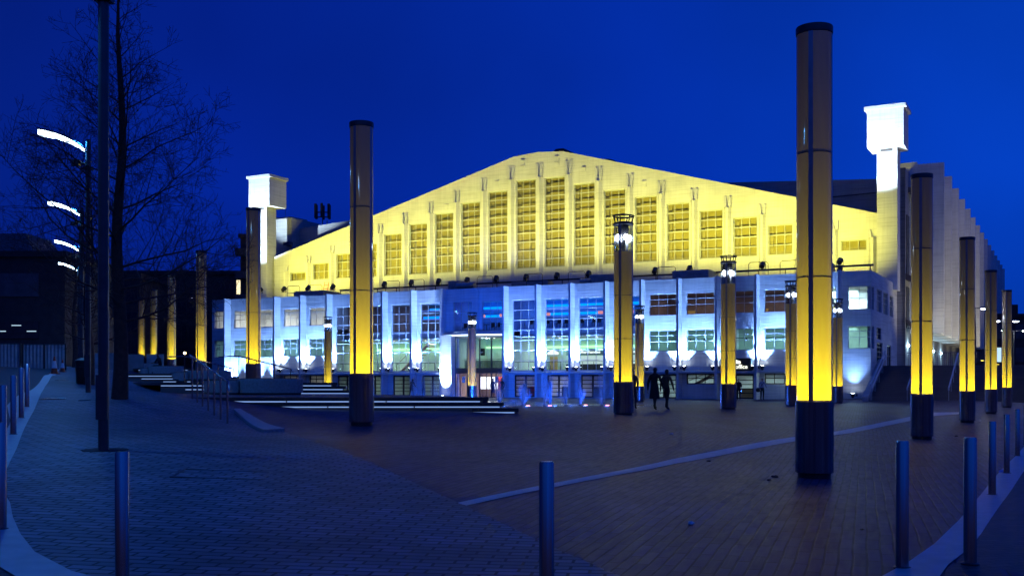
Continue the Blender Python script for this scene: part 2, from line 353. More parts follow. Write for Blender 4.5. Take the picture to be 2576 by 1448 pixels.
def kids(o): return [c for c in bpy.data.objects if c.parent == o]
CH = {}
def dup(root, loc, rz=0, label=None):
    """a copy of a thing with copies of its parts and sub-parts"""
    if root.name not in CH:
        def tree(o): return [(c, tree(c)) for c in kids(o)]
        CH[root.name] = tree(root)
    r = root.copy(); COL.objects.link(r); r.location = loc; r.rotation_euler = (0, 0, rz)
    if label: r['label'] = label
    def cp(lst, par):
        for c, sub in lst:
            d = c.copy(); COL.objects.link(d); d.parent = par; cp(sub, d)
    cp(CH[root.name], r); return r
def light(name, kind, loc, energy, col, parent=None, rot=(0, 0, 0), falloff=None, **k):
    l = bpy.data.lights.new(name, kind); l.energy = energy; l.color = col
    for a, b in k.items(): setattr(l, a, b)
    if falloff:
        l.use_nodes = True; nt = l.node_tree; nt.nodes.clear()
        e = N(nt, 'ShaderNodeEmission'); f = N(nt, 'ShaderNodeLightFalloff'); f.inputs[0].default_value = 1
        # upward throwing optic: output against the angle off the vertical axis
        g = N(nt, 'ShaderNodeNewGeometry'); sp = N(nt, 'ShaderNodeSeparateXYZ'); nt.links.new(g.outputs['Incoming'], sp.inputs[0])
        ab = N(nt, 'ShaderNodeMath', operation='ABSOLUTE'); nt.links.new(sp.outputs[2], ab.inputs[0])
        ac = N(nt, 'ShaderNodeMath', operation='ARCCOSINE'); nt.links.new(ab.outputs[0], ac.inputs[0])
        cv = ramp(nt, [(0, (.008,)*3), (.045, (.035,)*3), (.075, (.16,)*3), (.13, (.62,)*3), (.2, (.85,)*3), (1, (1,)*3)]); nt.links.new(ac.outputs[0], cv.inputs[0])
        mu = N(nt, 'ShaderNodeMath', operation='MULTIPLY'); nt.links.new(f.outputs[falloff], mu.inputs[0]); nt.links.new(cv.outputs[0], mu.inputs[1])
        o_ = N(nt, 'ShaderNodeOutputLight'); nt.links.new(mu.outputs[0], e.inputs[1]); nt.links.new(e.outputs[0], o_.inputs[0])
    o = bpy.data.objects.new(name, l); COL.objects.link(o); o.location = loc; o.rotation_euler = rot
    if parent: o.parent = parent
    return o
def aim(o, d): o.rotation_euler = Vector(d).to_track_quat('-Z', 'Y').to_euler()
ORD = ['first','second','third','fourth','fifth','sixth','seventh','eighth','ninth','tenth','eleventh','twelfth','thirteenth','fourteenth','fifteenth','sixteenth','seventeenth','eighteenth','nineteenth','twentieth']

# ------------------------------------------------------------------ ground
def axis(lo, hi, step, far):
    a = list(np.arange(lo, hi+1e-6, step)); e = step; x = hi
    out_ = []
    while x < far: e *= 1.5; x += e; out_.append(x)
    e = step; x = lo; pre = []
    while x > -far: e *= 1.5; x -= e; pre.append(x)
    return np.array(pre[::-1]+a+out_)
gx = axis(-60, 76, 1., 900); gy = axis(-9, 160, 1., 1400)
GX, GY = np.meshgrid(gx, gy); GZ = gz_arr(GX, GY)
mb = MB(); nx = len(gx)
mb.v = [(float(x), float(y), float(z)) for x, y, z in zip(GX.ravel(), GY.ravel(), GZ.ravel())]
mb.f = [(j*nx+i, j*nx+i+1, (j+1)*nx+i+1, (j+1)*nx+i) for j in range(len(gy)-1) for i in range(nx-1)]; mb.m = [0]*len(mb.f)
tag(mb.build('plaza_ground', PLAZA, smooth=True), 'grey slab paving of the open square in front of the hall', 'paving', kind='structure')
def resample(pts, n):
    P = [Vector(p[:2]) for p in pts]; L = [0]
    for a, b in zip(P, P[1:]): L.append(L[-1]+(b-a).length)
    r = []
    for i in range(n):
        t = L[-1]*i/(n-1); k = 0
        while k < len(P)-2 and L[k+1] < t: k += 1
        f = (t-L[k])/max(1e-6, L[k+1]-L[k]); r.append(P[k].lerp(P[k+1], min(1, max(0, f))))
    return r
def sheet(name, A, B, mat, dz, label, cat, n=60, m=8, mode='ratio'):
    a = resample(A, n); b = resample(B, n); mb = MB()
    X = np.array([[p.lerp(q, j/m).x for j in range(m+1)] for p, q in zip(a, b)]); Y = np.array([[p.lerp(q, j/m).y for j in range(m+1)] for p, q in zip(a, b)])
    Z = gz_arr(X, Y)+dz
    mb.v = [(float(x), float(y), float(z)) for x, y, z in zip(X.ravel(), Y.ravel(), Z.ravel())]
    k = m+1; mb.f = [(i*k+j, i*k+j+1, (i+1)*k+j+1, (i+1)*k+j) for i in range(n-1) for j in range(m)]; mb.m = [0]*len(mb.f)
    return tag(mb.build(name, mat, smooth=True), label, cat, kind='structure')
gp = lambda *ps: [ground_pt(*p) for p in ps]
# pale granite band round the walkway on the left (inner edge nearest the walkway)
LI = [Vector((-1.4, 7.0)), Vector((-2.6, 8.1))]+gp((210,1447),(187,1440),(116,1412),(67,1373),(34,1310))+[Vector((-5.85, 12.6))]+gp((3,1230),(6,1205),(49,1109),(75,1051),(101,995),(113,972),(148,930))+[Vector((-34.5, 88))]
LO = [Vector((-1.8, 6.3)), Vector((-3.2, 7.5))]+gp((49,1447),(0,1416))+[Vector((-5.3, 9.6)), Vector((-6.3, 12.4)), Vector((-7.3, 15)), Vector((-8.7, 18.4)), Vector((-9.9, 21.4)), Vector((-12.4, 26.6))]+gp((77,982),(131,930.5))+[Vector((-35.8, 88.5))]
# diagonal edge between the walkway and the square
DG = [Vector((2.2, 5.2))]+gp((1446,1400),(1172,1272),(925,1160),(726,1090),(640,1045),(585,1022))+[Vector((-9.6, 31.5)), Vector((-14, 43)), Vector((-20, 57)), Vector((-27, 74)), Vector((-33.5, 88))]
sheet('walkway_paving', LI, DG, WALK, .006, 'block paved walkway sloping up to the left of the steps', 'paving', 110, 26)
sheet('left_granite_band', LO, LI, BAND, .012, 'pale granite band curving along the left edge of the walkway', 'paving band', 90, 4)
LR = [Vector((p.x-14, p.y-3)) for p in LO]
sheet('left_road', LR, LO, ROAD, .006, 'dark asphalt road beyond the left bollards', 'road', 60, 10)
RI = [Vector((.5, 4.9)), Vector((1.6, 6.0))]+gp((2202,1448),(2290,1411),(2345,1373),(2406,1315),(2464,1247),(2488,1216),(2575,1124))+[Vector((20, 41)), Vector((27, 54)), Vector((40, 79))]
RO = [Vector((1.2, 4.5)), Vector((2.4, 5.6))]+gp((2324,1448),(2410,1411),(2457,1360),(2515,1271),(2556,1213),(2590,1165))+[Vector((20.9, 40.6)), Vector((28, 53.6)), Vector((41, 78.5))]
sheet('right_granite_band', RI, RO, BAND, .010, 'pale granite band curving under the right hand bollards', 'paving band', 80, 4)
RR = [Vector((p.x+7, p.y-3.5)) for p in RO]
sheet('right_footway', RO, RR, SIDEW, .006, 'dark brick footway outside the right hand bollards', 'paving', 60, 8)
CU = gp((1150,1265),(1400,1214),(1697,1153),(2003,1098),(2345,1037))+[Vector((24.3, 58.6))]
CL = gp((1172,1272),(1410,1222),(1697,1166),(2003,1109),(2345,1046))+[Vector((24.9, 58.2))]
sheet('cross_granite_band', CU, CL, BAND, .009, 'straight pale granite band crossing the square diagonally', 'paving band', 60, 3)
sheet('wet_paving', [Vector((-9.5, 80)), Vector((-8.5, 72)), Vector((-6, 64)), Vector((-3, 58)), Vector((-1.5, 55.5))], [Vector((1, 82)), Vector((3.4, 74)), Vector((6, 67)), Vector((8.2, 61)), Vector((7.4, 55.8))], WET, .008, 'dark wet slabs shining under the fountain jets', 'wet paving', 40, 16)
# stone edging that runs down beside the steps to the square
e1 = gp((588,1036),(664,1087)); e2 = gp((604,1032),(716,1085))
mb = MB(); a = resample(e1, 8); b = resample(e2, 8); rings = []
for p, q in zip(a, b):
    zt = max(gz(p.x, p.y), gz(q.x, q.y))+.06
    rings.append([(p.x, p.y, zt-.35), (q.x, q.y, zt-.35), (q.x, q.y, zt), (p.x, p.y, zt)])
mb.loft(rings); tag(mb.build('stone_edging', STONE), 'low pale stone edging slab between walkway and square', 'kerb', kind='structure')

# ------------------------------------------------------------------ the hall
BLD = thing('arena_building', 'white concrete arena hall with floodlit yellow gable, finned front block and buttressed side', 'building', (O.x, O.y, 0), BROT)
BAY = 3.36; U0 = -63.84
fu = lambda k: U0+BAY*k
def wall(mb, u0, u1, z0, z1, v, holes, th=.3, axis='u'):
    """wall panel with rectangular openings and their reveals; holes (a0, a1, z0, z1)"""
    us = sorted({u0, u1, *[h[0] for h in holes], *[h[1] for h in holes]}); zs = sorted({z0, z1, *[h[2] for h in holes], *[h[3] for h in holes]})
    us = [x for x in us if u0-1e-6 <= x <= u1+1e-6]; zs = [z for z in zs if z0-1e-6 <= z <= z1+1e-6]
    P = (lambda a, d, z: (a, v+d, z)) if axis == 'u' else (lambda a, d, z: (v-d, a, z))
    def hole(i, j):
        if i < 0 or j < 0 or i >= len(us)-1 or j >= len(zs)-1: return None
        cu, cz = (us[i]+us[i+1])/2, (zs[j]+zs[j+1])/2
        return any(h[0] < cu < h[1] and h[2] < cz < h[3] for h in holes)
    q = lambda pts: mb.add(pts, [(0, 1, 2, 3)])
    for i in range(len(us)-1):
        for j in range(len(zs)-1):
            if hole(i, j): continue
            a, b, c, d = us[i], us[i+1], zs[j], zs[j+1]
            q([P(a,0,c), P(b,0,c), P(b,0,d), P(a,0,d)]); q([P(b,th,c), P(a,th,c), P(a,th,d), P(b,th,d)])
            if hole(i-1, j) is not False: q([P(a,th,c), P(a,0,c), P(a,0,d), P(a,th,d)])
            if hole(i+1, j) is not False: q([P(b,0,c), P(b,th,c), P(b,th,d), P(b,0,d)])
            if hole(i, j-1) is not False: q([P(a,th,c), P(b,th,c), P(b,0,c), P(a,0,c)])
            if hole(i, j+1) is not False: q([P(a,0,d), P(b,0,d), P(b,th,d), P(a,th,d)])
def window(u0, u1, z0, z1, v, cols, rows, par=None, mat=None, bw_=.035, dep=.06, name='window', axis='u', pane=True, gl=None):
    """glazed window: one mesh of frame and glazing bars, its pane a sub-part; cols/rows are fractions"""
    m = MB(); B = (lambda a0, a1, d0, d1, c, d: m.box(a0, a1, v+d0, v+d1, c, d)) if axis == 'u' else (lambda a0, a1, d0, d1, c, d: m.box(v-d1, v-d0, a0, a1, c, d))
    fr = bw_*1.5
    B(u0, u1, -.01, dep, z0, z0+fr); B(u0, u1, -.01, dep, z1-fr, z1); B(u0, u0+fr, -.008, dep, z0+fr, z1-fr); B(u1-fr, u1, -.008, dep, z0+fr, z1-fr)
    for c in cols: x = u0+(u1-u0)*c; B(x-bw_/2, x+bw_/2, 0, dep-.01, z0+fr, z1-fr)
    for r in rows: z = z0+(z1-z0)*r; B(u0+fr, u1-fr, -.012, dep-.006, z-bw_*.7, z+bw_*.7)
    w = m.build(name, mat or FRAME, par or BLD)
    if pane:
        g = MB()
        if axis == 'u': g.box(u0+fr*.6, u1-fr*.6, v+dep*.4, v+dep*.4+.012, z0+fr*.6, z1-fr*.6)
        else: g.box(v-dep*.4-.012, v-dep*.4, u0+fr*.6, u1-fr*.6, z0+fr*.6, z1-fr*.6)
        g.build('pane', gl or GLASS, w)
    return w
TH3 = (1/3, 2/3)
ZT = 10.56
std_bays = [-1, 0, 1, 2, 3, 14, 15, 16, 17, 18]; tall_bays = [4, 5, 6, 7, 10, 11, 12, 13]
holes = []; wins = []; doors = []
for b in std_bays:
    a, c = fu(b)+.5, fu(b)+2.95
    if b == -1: a = fu(b)+1.15
    for z0, z1 in ((4.34, 6.17), (7.46, 9.32)): holes.append((a, c, z0, z1)); wins.append((a, c, z0, z1, 's'))
    if b in (2, 3, 15, 17): holes.append((a, c, 1.5, 2.4)); wins.append((a, c, 1.5, 2.4, 'g'))
    elif b == 16:
        holes.append((a+.9, c, .27, 2.34)); doors.append((a+.9, c, .27, 2.34, 1)); holes.append((a-.1, a+.8, .27, 2.34)); wins.append((a-.1, a+.8, .27, 2.34, 'n'))
    elif b in (14, 18): holes.append((a+.1, c, .27, 2.34)); doors.append((a+.1, c, .27, 2.34, 2))
for b in tall_bays:
    a, c = fu(b)+.5, fu(b)+2.95
    holes.append((a, c, 2.72, 9.28)); wins.append((a, c, 2.72, 9.28, 't'))
    holes.append((a+.2, c, .3, 2.34)); doors.append((a+.2, c, .3, 2.34, 2))
for b in (8, 9):
    a = fu(b)+.85 if b == 8 else fu(b)+.62
    holes.append((a, a+2.3, 6.52, 9.3)); wins.append((a, a+2.3, 6.52, 9.3, 'c'))
holes.append((fu(8)+1.35, fu(10)-.15, .2, 6.1))
UC = 2.28
cor = [(.5, UC-.002, 4.34, 6.17), (.5, UC-.002, 7.46, 9.32)]
mb = MB()
wall(mb, -66.4, UC, -.3, ZT, 1., holes+cor, .3)
sholes = [(1.302, 2.66, 7.46, 9.32), (1.302, 2.66, 4.34, 6.17), (3.9, 6.55, 7.46, 9.32), (7.4, 10.2, 7.46, 9.32), (11.1, 13.3, 7.46, 9.32), (3.9, 6.3, 5.2, 6.17), (3.9, 7.0, 2.98, 4.95), (9.6, 12, 2.98, 4.9)]
wall(mb, 1.302, 15.6, -.3, ZT, UC, sholes, .3, 'v')
wall(mb, 1.302, 12, -.3, ZT, -66.1, [], .3, 'v')
mb.build('front_wall', WHITE, BLD)
for a, c, z0, z1, k in wins:
    if k == 's': window(a, c, z0, z1, 1.1, TH3, (.46, .74))
    elif k == 'g': window(a, c, z0, z1, 1.12, (.33, .66), (.55,), mat=DFRAME, bw_=.06)
    elif k == 'n': window(a, c, z0, z1, 1.12, (), (.3,), mat=DFRAME, bw_=.05)
    elif k == 't': window(a, c, z0, z1, 1.1, TH3, tuple(i/7 for i in range(1, 7)))
    elif k == 'c': window(a, c, z0, z1, 1.1, (.36, .7), (.33, .66), bw_=.03)
for z0, z1 in ((4.34, 6.17), (7.46, 9.32)):
    window(.5, UC-.03, z0, z1, 1.1, (.5,), (.5, .76)); window(1.3, 2.66, z0, z1, UC-.1, (.34, .67), (.5, .76), axis='v')
for a, c, z0, z1 in sholes[2:6]: window(a, c, z0, z1, UC-.1, TH3, (.5, .76) if z1-z0 > 1.2 else (.5,), axis='v', mat=DFRAME if z1 < 7 else None)
window(3.9, 7.0, 2.98, 4.95, UC-.1, (.5,), (.2, .4, .6, .8), axis='v', mat=DFRAME, bw_=.07, name='door')
window(9.6, 12, 2.98, 4.9, UC-.1, (.5,), (.5,), axis='v', mat=DFRAME, bw_=.07, name='door')
for a, c, z0, z1, n in doors:
    m = MB(); v = 1.12; st = .1
    m.box(a, c, v-.02, v+.08, z1-.13, z1); m.box(a, c, v-.02, v+.08, z0, z0+.12)
    xs = [a+(c-a)*i/n for i in range(n+1)]
    for i, x in enumerate(xs):
        l, r = (x, x+st) if i == 0 else (x-st, x) if i == n else (x-st*.8, x+st*.8)
        m.box(l, r, v-.017, v+.077, z0+.12, z1-.13)
    for j in range(1, 5):
        z = z0+.12+(z1-z0-.25)*j/5
        for i in range(n): m.box(xs[i]+st, xs[i+1]-st, v-.014, v+.07, z-.035, z+.035)
    d = m.build('door', DFRAME, BLD); g = MB().box(a+.05, c-.05, v+.03, v+.042, z0+.06, z1-.06); g.build('pane', GLASS, d)
    MB().path([(xs[-1]-.16 if n == 1 else xs[1]-.14, v-.02, z0+.95), (xs[-1]-.16 if n == 1 else xs[1]-.14, v-.07, z0+1.0), (xs[-1]-.16 if n == 1 else xs[1]-.14, v-.07, z0+1.3), (xs[-1]-.16 if n == 1 else xs[1]-.14, v-.02, z0+1.35)], .016, 6).build('handle', STEEL, d)
# pilaster fins of the front block
for k in range(20):
    m = MB()
    if k == 9: m.box(fu(k)-.35, fu(k)+.35, .75, 1.0-.003, 6.3, ZT-.004)
    else: m.cbox(fu(k)-.1, fu(k)+.1, 0, 1.0-.003, -.3, ZT+.02, .015)
    m.build('pilaster', WHITE, BLD)
# sloping sill ledge over the ground floor, bay by bay
for b in list(range(2, 8))+list(range(10, 19)):
    a, c = fu(b)+.103, fu(b+1)-.103; m = MB()
    m.loft([[(a, .06, 2.44), (a, .997, 2.44), (a, .997, 2.66), (a, .06, 2.56)], [(c, .06, 2.44), (c, .997, 2.44), (c, .997, 2.66), (c, .06, 2.56)]])
    m.build('ledge', WHITE, BLD)
# corner: the ledge stops and the wall meets the ground
# entrance: white pylon, curved lit canopy, glazed screen
m = MB(); m.cbox(fu(8)+.12, fu(8)+1.3, -.15, .98, .1, 6.1, .03); m.build('pylon', WHITE2, BLD)
cx0, cx1 = fu(8)+.12, fu(10)-.11
poly = [(cx0+(cx1-cx0)*t, .9-1.25*math.sin(math.pi*(.12+.76*t))) for t in [i/16 for i in range(17)]]
m = MB(); m.prism(poly+[(cx1, .99), (cx0, .99)], 6.14, 6.42); can = m.build('canopy', GREYC, BLD)
m = MB(); m.prism([(x, y-.02) for x, y in poly]+[(x, y+.05) for x, y in poly[::-1]], 6.02, 6.137); m.build('canopy_light', emat('canopy_edge_light', (.55, .75, 1), 3.5), can)
m = MB(); v = .55; xs = [fu(8)+1.35, fu(8)+2.62, fu(8)+3.95, fu(8)+5.2, fu(10)-.12]
for x in xs: m.box(x-.05, x+.05, v, v+.14, .2, 6.0)
m.box(xs[0]+.05, xs[-1]-.05, v+.01, v+.13, 2.5, 3.0); m.box(xs[0]+.05, xs[-1]-.05, v+.01, v+.13, 5.85, 6.0); m.box(xs[0]+.05, xs[-1]-.05, v+.01, v+.13, .2, .32)
for x in (xs[0]+.5, xs[1]+.6, xs[2]+.75, xs[3]+.5): m.box(x-.03, x+.03, v+.02, v+.1, .32, 2.5)
ent = m.build('entrance_screen', STRIP, BLD); MB().box(xs[0]+.02, xs[-1]-.02, v+.06, v+.075, .25, 5.95).build('pane', GLASS, ent)
for x in (xs[0]+.85, xs[3]+.55):       # no-smoking notices on the doors
    mm = MB(); mm.box(x-.17, x+.17, v+.05, v+.058, 1.62, 2.2); nn = mm.build('notice', PASTE if False else WHITEP, ent)
    mm = MB(); rg = MB(); 
    ring = [[(x+(.1+d)*math.cos(t), v+.042+e, 2.0+(.1+d)*math.sin(t)) for t in [2*math.pi*i/20 for i in range(20)]] for d, e in ((0, 0), (.025, 0), (.025, .006), (0, .006))]
    rg.loft(ring+[ring[0]], False); rg.path([(x-.07, v+.044, 2.07), (x+.07, v+.044, 1.93)], .011, 4); rg.build('emblem', BLACKP, nn)
# roof of the front block
m = MB(); m.box(-66.1, UC-.3, 1.3, 13.6, 9.9, 10.15); m.build('front_roof', ROOF, BLD)
# interior: floors, back walls, partitions
def room(u0, u1, v1, z0, z1, wm, fm=FLOORI, cm=None, name='interior', v0=1.32):
    m = MB(); m.cur = 0
    m.add([(u0, v1, z0), (u1, v1, z0), (u1, v1, z1), (u0, v1, z1)], [(0, 1, 2, 3)])
    m.add([(u0, v0, z0), (u0, v1, z0), (u0, v1, z1), (u0, v0, z1)], [(0, 1, 2, 3)]); m.add([(u1, v0, z0), (u1, v1, z0), (u1, v1, z1), (u1, v0, z1)], [(3, 2, 1, 0)])
    m.cur = 1; m.add([(u0, v0, z0), (u1, v0, z0), (u1, v1, z0), (u0, v1, z0)], [(0, 1, 2, 3)])
    m.cur = 2; m.add([(u0, v0, z1), (u1, v0, z1), (u1, v1, z1), (u0, v1, z1)], [(3, 2, 1, 0)])
    return m.build(name, [wm, fm, cm or PLASTERW], BLD)
def ceil(u, v, z, su, sv, e, col, par): return light('ceiling_panel_light', 'AREA', (u, v, z), e, col, par, shape='RECTANGLE', size=su, size_y=sv)
def spots(par, u0, u1, v, z, n):
    m = MB()
    for i in range(n): m.lathe([(.07, 0), (.07, .03)], 8, (u0+(u1-u0)*(i+.5)/n, v+.6*(i % 2), z-.05))
    m.build('ceiling_spots', E_SPOT, par)
G_ = (.72, 1, .86)
def lit(u0, u1, v1, z0, z1, wm, e, col, **k):
    r = room(u0, u1, v1, z0, z1, wm, **k); n = max(1, round((u1-u0)/7))
    for i in range(n): ceil(u0+(u1-u0)*(i+.5)/n, (1.3+v1)/2+.6, z1-.08, (u1-u0)/n*.5, 1.2, e/n, col, r)
    return r
L0, L1, L2, L3, L4, L5 = -66, fu(4), fu(8), fu(10), fu(14), 1.95
r = lit(L0, L1-.05, 8, 7.1, 9.6, PLASTERW, 650, (1, .97, .88)); spots(r, L0+1, L1-1, 3, 9.55, 8)
r = lit(L0, L1-.05, 8, 3.9, 6.5, PLASTERG, 300, (.5, .9, 1)); spots(r, L0+1, L1-1, 3, 6.45, 7)
for k in (0, 1, 3):
    e = MB().box(fu(k)+1.9, fu(k)+2.4, 6.9, 7.0, 4.75, 4.95).build('exit_sign', DARKSIGN, r)
    MB().box(fu(k)+1.95, fu(k)+2.05, 6.885, 6.897, 4.8, 4.9).box(fu(k)+2.1, fu(k)+2.34, 6.885, 6.897, 4.83, 4.87).build('exit_arrow', E_EXIT, e)
r = lit(L0, L1-.05, 7, .2, 2.4, PLASTERW, 110, (1, .93, .85))
# tall lobby bays left of the entrance
def lobby(u0, u1, wm, green, uppercol, ue, uw):
    r = lit(u0, u1, 9, 2.45, 5.9, wm, 430*(u1-u0)/13, (.85, 1, .9), cm=PLASTERW)
    MB().box(u0+.3, u1-.3, 8.5, 8.9, 5.0, 5.25).build('cove_light', E_GREEN if green else E_SPOT, r)
    spots(r, u0+1, u1-1, 3.6, 5.85, 6)
    m = MB(); m.box(u0+.02, u1-.02, 3.4, 3.7, 5.9, 6.75); m.build('gallery_edge', PLASTERW, r)
    m = MB(); m.path([(u0+.1, 2.2, 3.55), (u1-.1, 2.2, 3.55)], .03, 6)
    for i in range(int((u1-u0)/1.1)): m.box(u0+.4+i*1.1, u0+.43+i*1.1, 2.17, 2.23, 2.45, 3.55)
    m.build('balustrade', STEEL, r)
    g = lit(u0, u1, 9, 6.76, 9.75, uw, ue, uppercol, cm=PLASTERW, v0=3.75); spots(g, u0+1, u1-1, 5, 9.7, 6)
    m = MB(); m.path([(u0+.1, 3.85, 7.7), (u1-.1, 3.85, 7.7)], .03, 6)
    for i in range(int((u1-u0)/.55)): m.box(u0+.3+i*.55, u0+.32+i*.55, 3.83, 3.87, 6.76, 7.7)
    m.build('gallery_rail', DSTEEL, g)
    return r, g
r, g = lobby(L1+.05, L2-.05, PLASTERG, True, (.35, .5, 1), 240, PLASTERB)
for z in (9.1, 8.2): MB().box(-43.2, L2-.3, 8.2 if z > 9 else 7.0, 8.5 if z > 9 else 7.3, z, z+.24).build('cove_light', E_BLUE, g); MB().box(-43.3, L2-.2, 6.7, 6.9, z-.15, z-.02).build('bulkhead', PLASTERU, g)
st = MB()                                                   # a stair flight in the lobby
for i in range(12): st.box(-45.2+i*.32, -44.9+i*.32, 5.2, 6.7, 2.5+i*.27, 2.62+i*.27)
st.path([(-45.2, 5.15, 3.5), (-41.4, 5.15, 6.7)], .04, 6); st.path([(-45.2, 5.2, 2.4), (-41.4, 5.2, 5.6)], .16, 4); st.build('staircase', PLASTERB, r)
bn = MB().box(-49.5, -48.95, 4.0, 4.06, 3.2, 5.4).build('banner', DARKSIGN, r)
for i, z in enumerate((3.6, 3.95, 4.3)): MB().box(-49.4, -49.05, 3.98, 3.995, z, z+.14).build('banner_panel', WHITEP, bn)
r, g = lobby(L3+.05, L4-.05, PLASTERG, True, (.1, .35, 1), 300, PLASTERU)
for z in (9.1, 8.2): MB().box(L3+.2, L4-3.4, 8.5 if z > 9 else 7.2, 8.8 if z > 9 else 7.5, z, z+.24).build('cove_light', E_BLUE, g)
for i, z in enumerate((9.0, 8.05)): MB().box(L3+.1, L4-3.3, 6.9-0*i, 7.1, z-.15, z-.02).build('bulkhead', PLASTERU, g)
def lampshades(par, u0, u1, n, v, z):
    m = MB()
    for i in range(n): m.lathe([(.35, 0), (.35, .26), (.33, .26), (.33, .0)], 14, (u0+(u1-u0)*(i+.5)/n, v, z))
    m.build('lampshades', emat('pink_lampshade', (1, .35, .35), .9) if 'pink_lampshade' not in MATS else MATS['pink_lampshade'], par)
lampshades(g, L3+.6, L4-1.5, 4, 5.2, 8.05)
def tables(par, u0, u1, v, z, n, rnd):
    m = MB()
    for i in range(n):
        u = u0+(u1-u0)*(i+.5)/n+rnd.uniform(-.3, .3); m.lathe([(.42, .72), (.42, .76)], 12, (u, v, z)); m.lathe([(.04, 0), (.04, .72)], 6, (u, v, z))
        for s in (-.6, .6):
            m.box(u+s-.2, u+s+.2, v-.2, v+.2, z+.43, z+.47); m.box(u+s-.2, u+s+.2, v+.17, v+.2, z+.5, z+.92)
            for a in (-.18, .16):
                for b in (-.18, .16): m.box(u+s+a, u+s+a+.03, v+b, v+b+.03, z, z+.43)
    m.build('tables_and_chairs', DSTEEL, par)
tables(g, L3+.5, L4-.5, 4.6, 6.76, 7, random.Random(4))
# merchandise counters with their back-lit fascia signs
def text(s, size, loc, mat, par, ext=.02, align='CENTER', rot=(R(90), 0, 0), name='lettering'):
    c = bpy.data.curves.new(name, 'FONT'); c.body = s; c.size = size; c.extrude = ext; c.align_x = align; c.offset = size*.018
    c.materials.append(mat); o = bpy.data.objects.new(name, c); COL.objects.link(o); bpy.context.view_layer.update()
    me = bpy.data.meshes.new_from_object(o.evaluated_get(bpy.context.evaluated_depsgraph_get())); bpy.data.objects.remove(o)
    if not me.materials: me.materials.append(mat)
    o = bpy.data.objects.new(name, me); COL.objects.link(o); o.location = loc; o.rotation_euler = rot; o.parent = par; return o
def roof_emblem(u, v, z, w, h, mat, par):
    """white emblem: the pitched outline of the hall over a thin base line"""
    m = MB(); p = [(-.5, .12), (.5, .12), (.5, .52), (.42, .6), (.12, .95), (0, 1), (-.12, .95), (-.42, .6), (-.5, .52)]
    m.loft([[(u+x*w, v, z+y*h) for x, y in p], [(u+x*w, v+.03, z+y*h) for x, y in p]]); m.box(u-.5*w, u+.5*w, v, v+.03, z, z+.05*h); return m.build('emblem', mat, par)
for u, tx in ((-24.9, 'Official Merchandise'), (-19.9, 'Merchandise')):
    m = MB(); m.box(u-1.9, u+1.9, 6.6, 6.75, 4.25, 4.85); s_ = m.build('fascia', pmat('fascia_green', (.08, .16, .15), .5) if 'fascia_green' not in MATS else MATS['fascia_green'], r)
    text(tx, .4, (u, 6.57, 4.42), E_SIGN, s_)
    m = MB(); m.box(u-1.8, u+1.8, 6.3, 6.7, 2.46, 3.4); m.build('counter', DSTEEL, r)
    m = MB(); m.box(u-1.7, u+1.7, 7.2, 7.25, 3.42, 4.2); m.build('back_panel', emat('lit_counter_back', (.8, 1, .9), .85) if 'lit_counter_back' not in MATS else MATS['lit_counter_back'], r)
m = MB(); m.box(-29.6, -27.6, 6.6, 6.75, 4.25, 4.9); s_ = m.build('fascia', MATS['fascia_green'], r); roof_emblem(-28.2, 6.56, 4.3, 1.2, .5, E_SIGN, s_)
m = MB(); m.box(-29.3, -28.5, 8.2, 8.3, 2.46, 4.2); m.build('inner_door', WOODD, r)
# entrance hall
r = lit(L2+.1, L3-.1, 9, 2.75, 6.0, PLASTERG, 170, (.82, 1, .9)); MB().box(L2+.3, L3-.3, 8.5, 8.9, 5.1, 5.3).build('cove_light', E_GREEN, r); spots(r, L2+1, L3-1, 3.5, 5.95, 4)
m = MB(); m.path([(L2+1.4, 2.2, 3.85), (L3-.3, 2.2, 3.85)], .03, 6); m.box(L2+1.4, L3-.3, 2.19, 2.21, 2.78, 3.75); m.build('glass_balustrade', SMOKE, r)
m = MB(); m.box(-32.6, -31.4, 5.0, 5.08, 2.9, 4.5); bd = m.build('directory_board', WHITEP, r)
m = MB(); m.box(-32.7, -32.6, 4.98, 5.1, 2.9, 4.6); m.box(-31.4, -31.3, 4.98, 5.1, 2.9, 4.6); m.box(-32.7, -31.3, 4.98, 5.1, 4.5, 4.6); m.build('board_frame', DARKSIGN, bd)
m = MB()
for i in range(6): m.box(-32.5, -31.5, 4.97, 4.995, 3.02+i*.21, 3.12+i*.21)
m.build('board_bars', DARKSIGN, bd); roof_emblem(-32, 4.965, 4.25, .35, .18, DARKSIGN, bd)
MB().box(-31.0, -30.4, 8.7, 8.85, 2.8, 4.6).build('inner_door', WOODD, r)
sg = MB().cbox(-35.5, -34.9, 5, 5.1, 4.3, 5.0, .02).build('hanging_sign', DARKSIGN, r); text('GO', .2, (-35.2, 4.97, 4.55), WHITEP, sg)
r = lit(L2+.1, L3-.1, 8, .2, 2.65, PLASTERB, 260, (1, .85, .8))
MB().box(-33.4, -31.9, 5.0, 5.06, .9, 2.2).build('poster', POSTER, r); MB().box(-36.4, -34.3, 6.9, 7.0, 1.0, 2.2).build('bright_window', emat('bright_doorway', (1, .95, .95), 2.2), r)
m = MB()
for i in range(7): m.path([(-33.8+i*.35, 3.4, .25), (-33.8+i*.35, 3.4, 1.15)], .015, 4)
m.path([(-33.9, 3.4, 1.15), (-31.6, 3.4, 1.15)], .02, 5); m.build('queue_rail', STEEL, r)
g = lit(L2+.1, L3-.1, 8, 6.48, 9.75, PLASTERU, 90, (.1, .35, 1))
for z, v in ((9.0, 7.4), (8.1, 6.2)): MB().box(L2+.3, L3-.3, v, v+.3, z, z+.24).build('cove_light', E_BLUE, g); MB().box(L2+.2, L3-.2, v-.4, v-.2, z-.18, z-.03).build('bulkhead', PLASTERU, g)
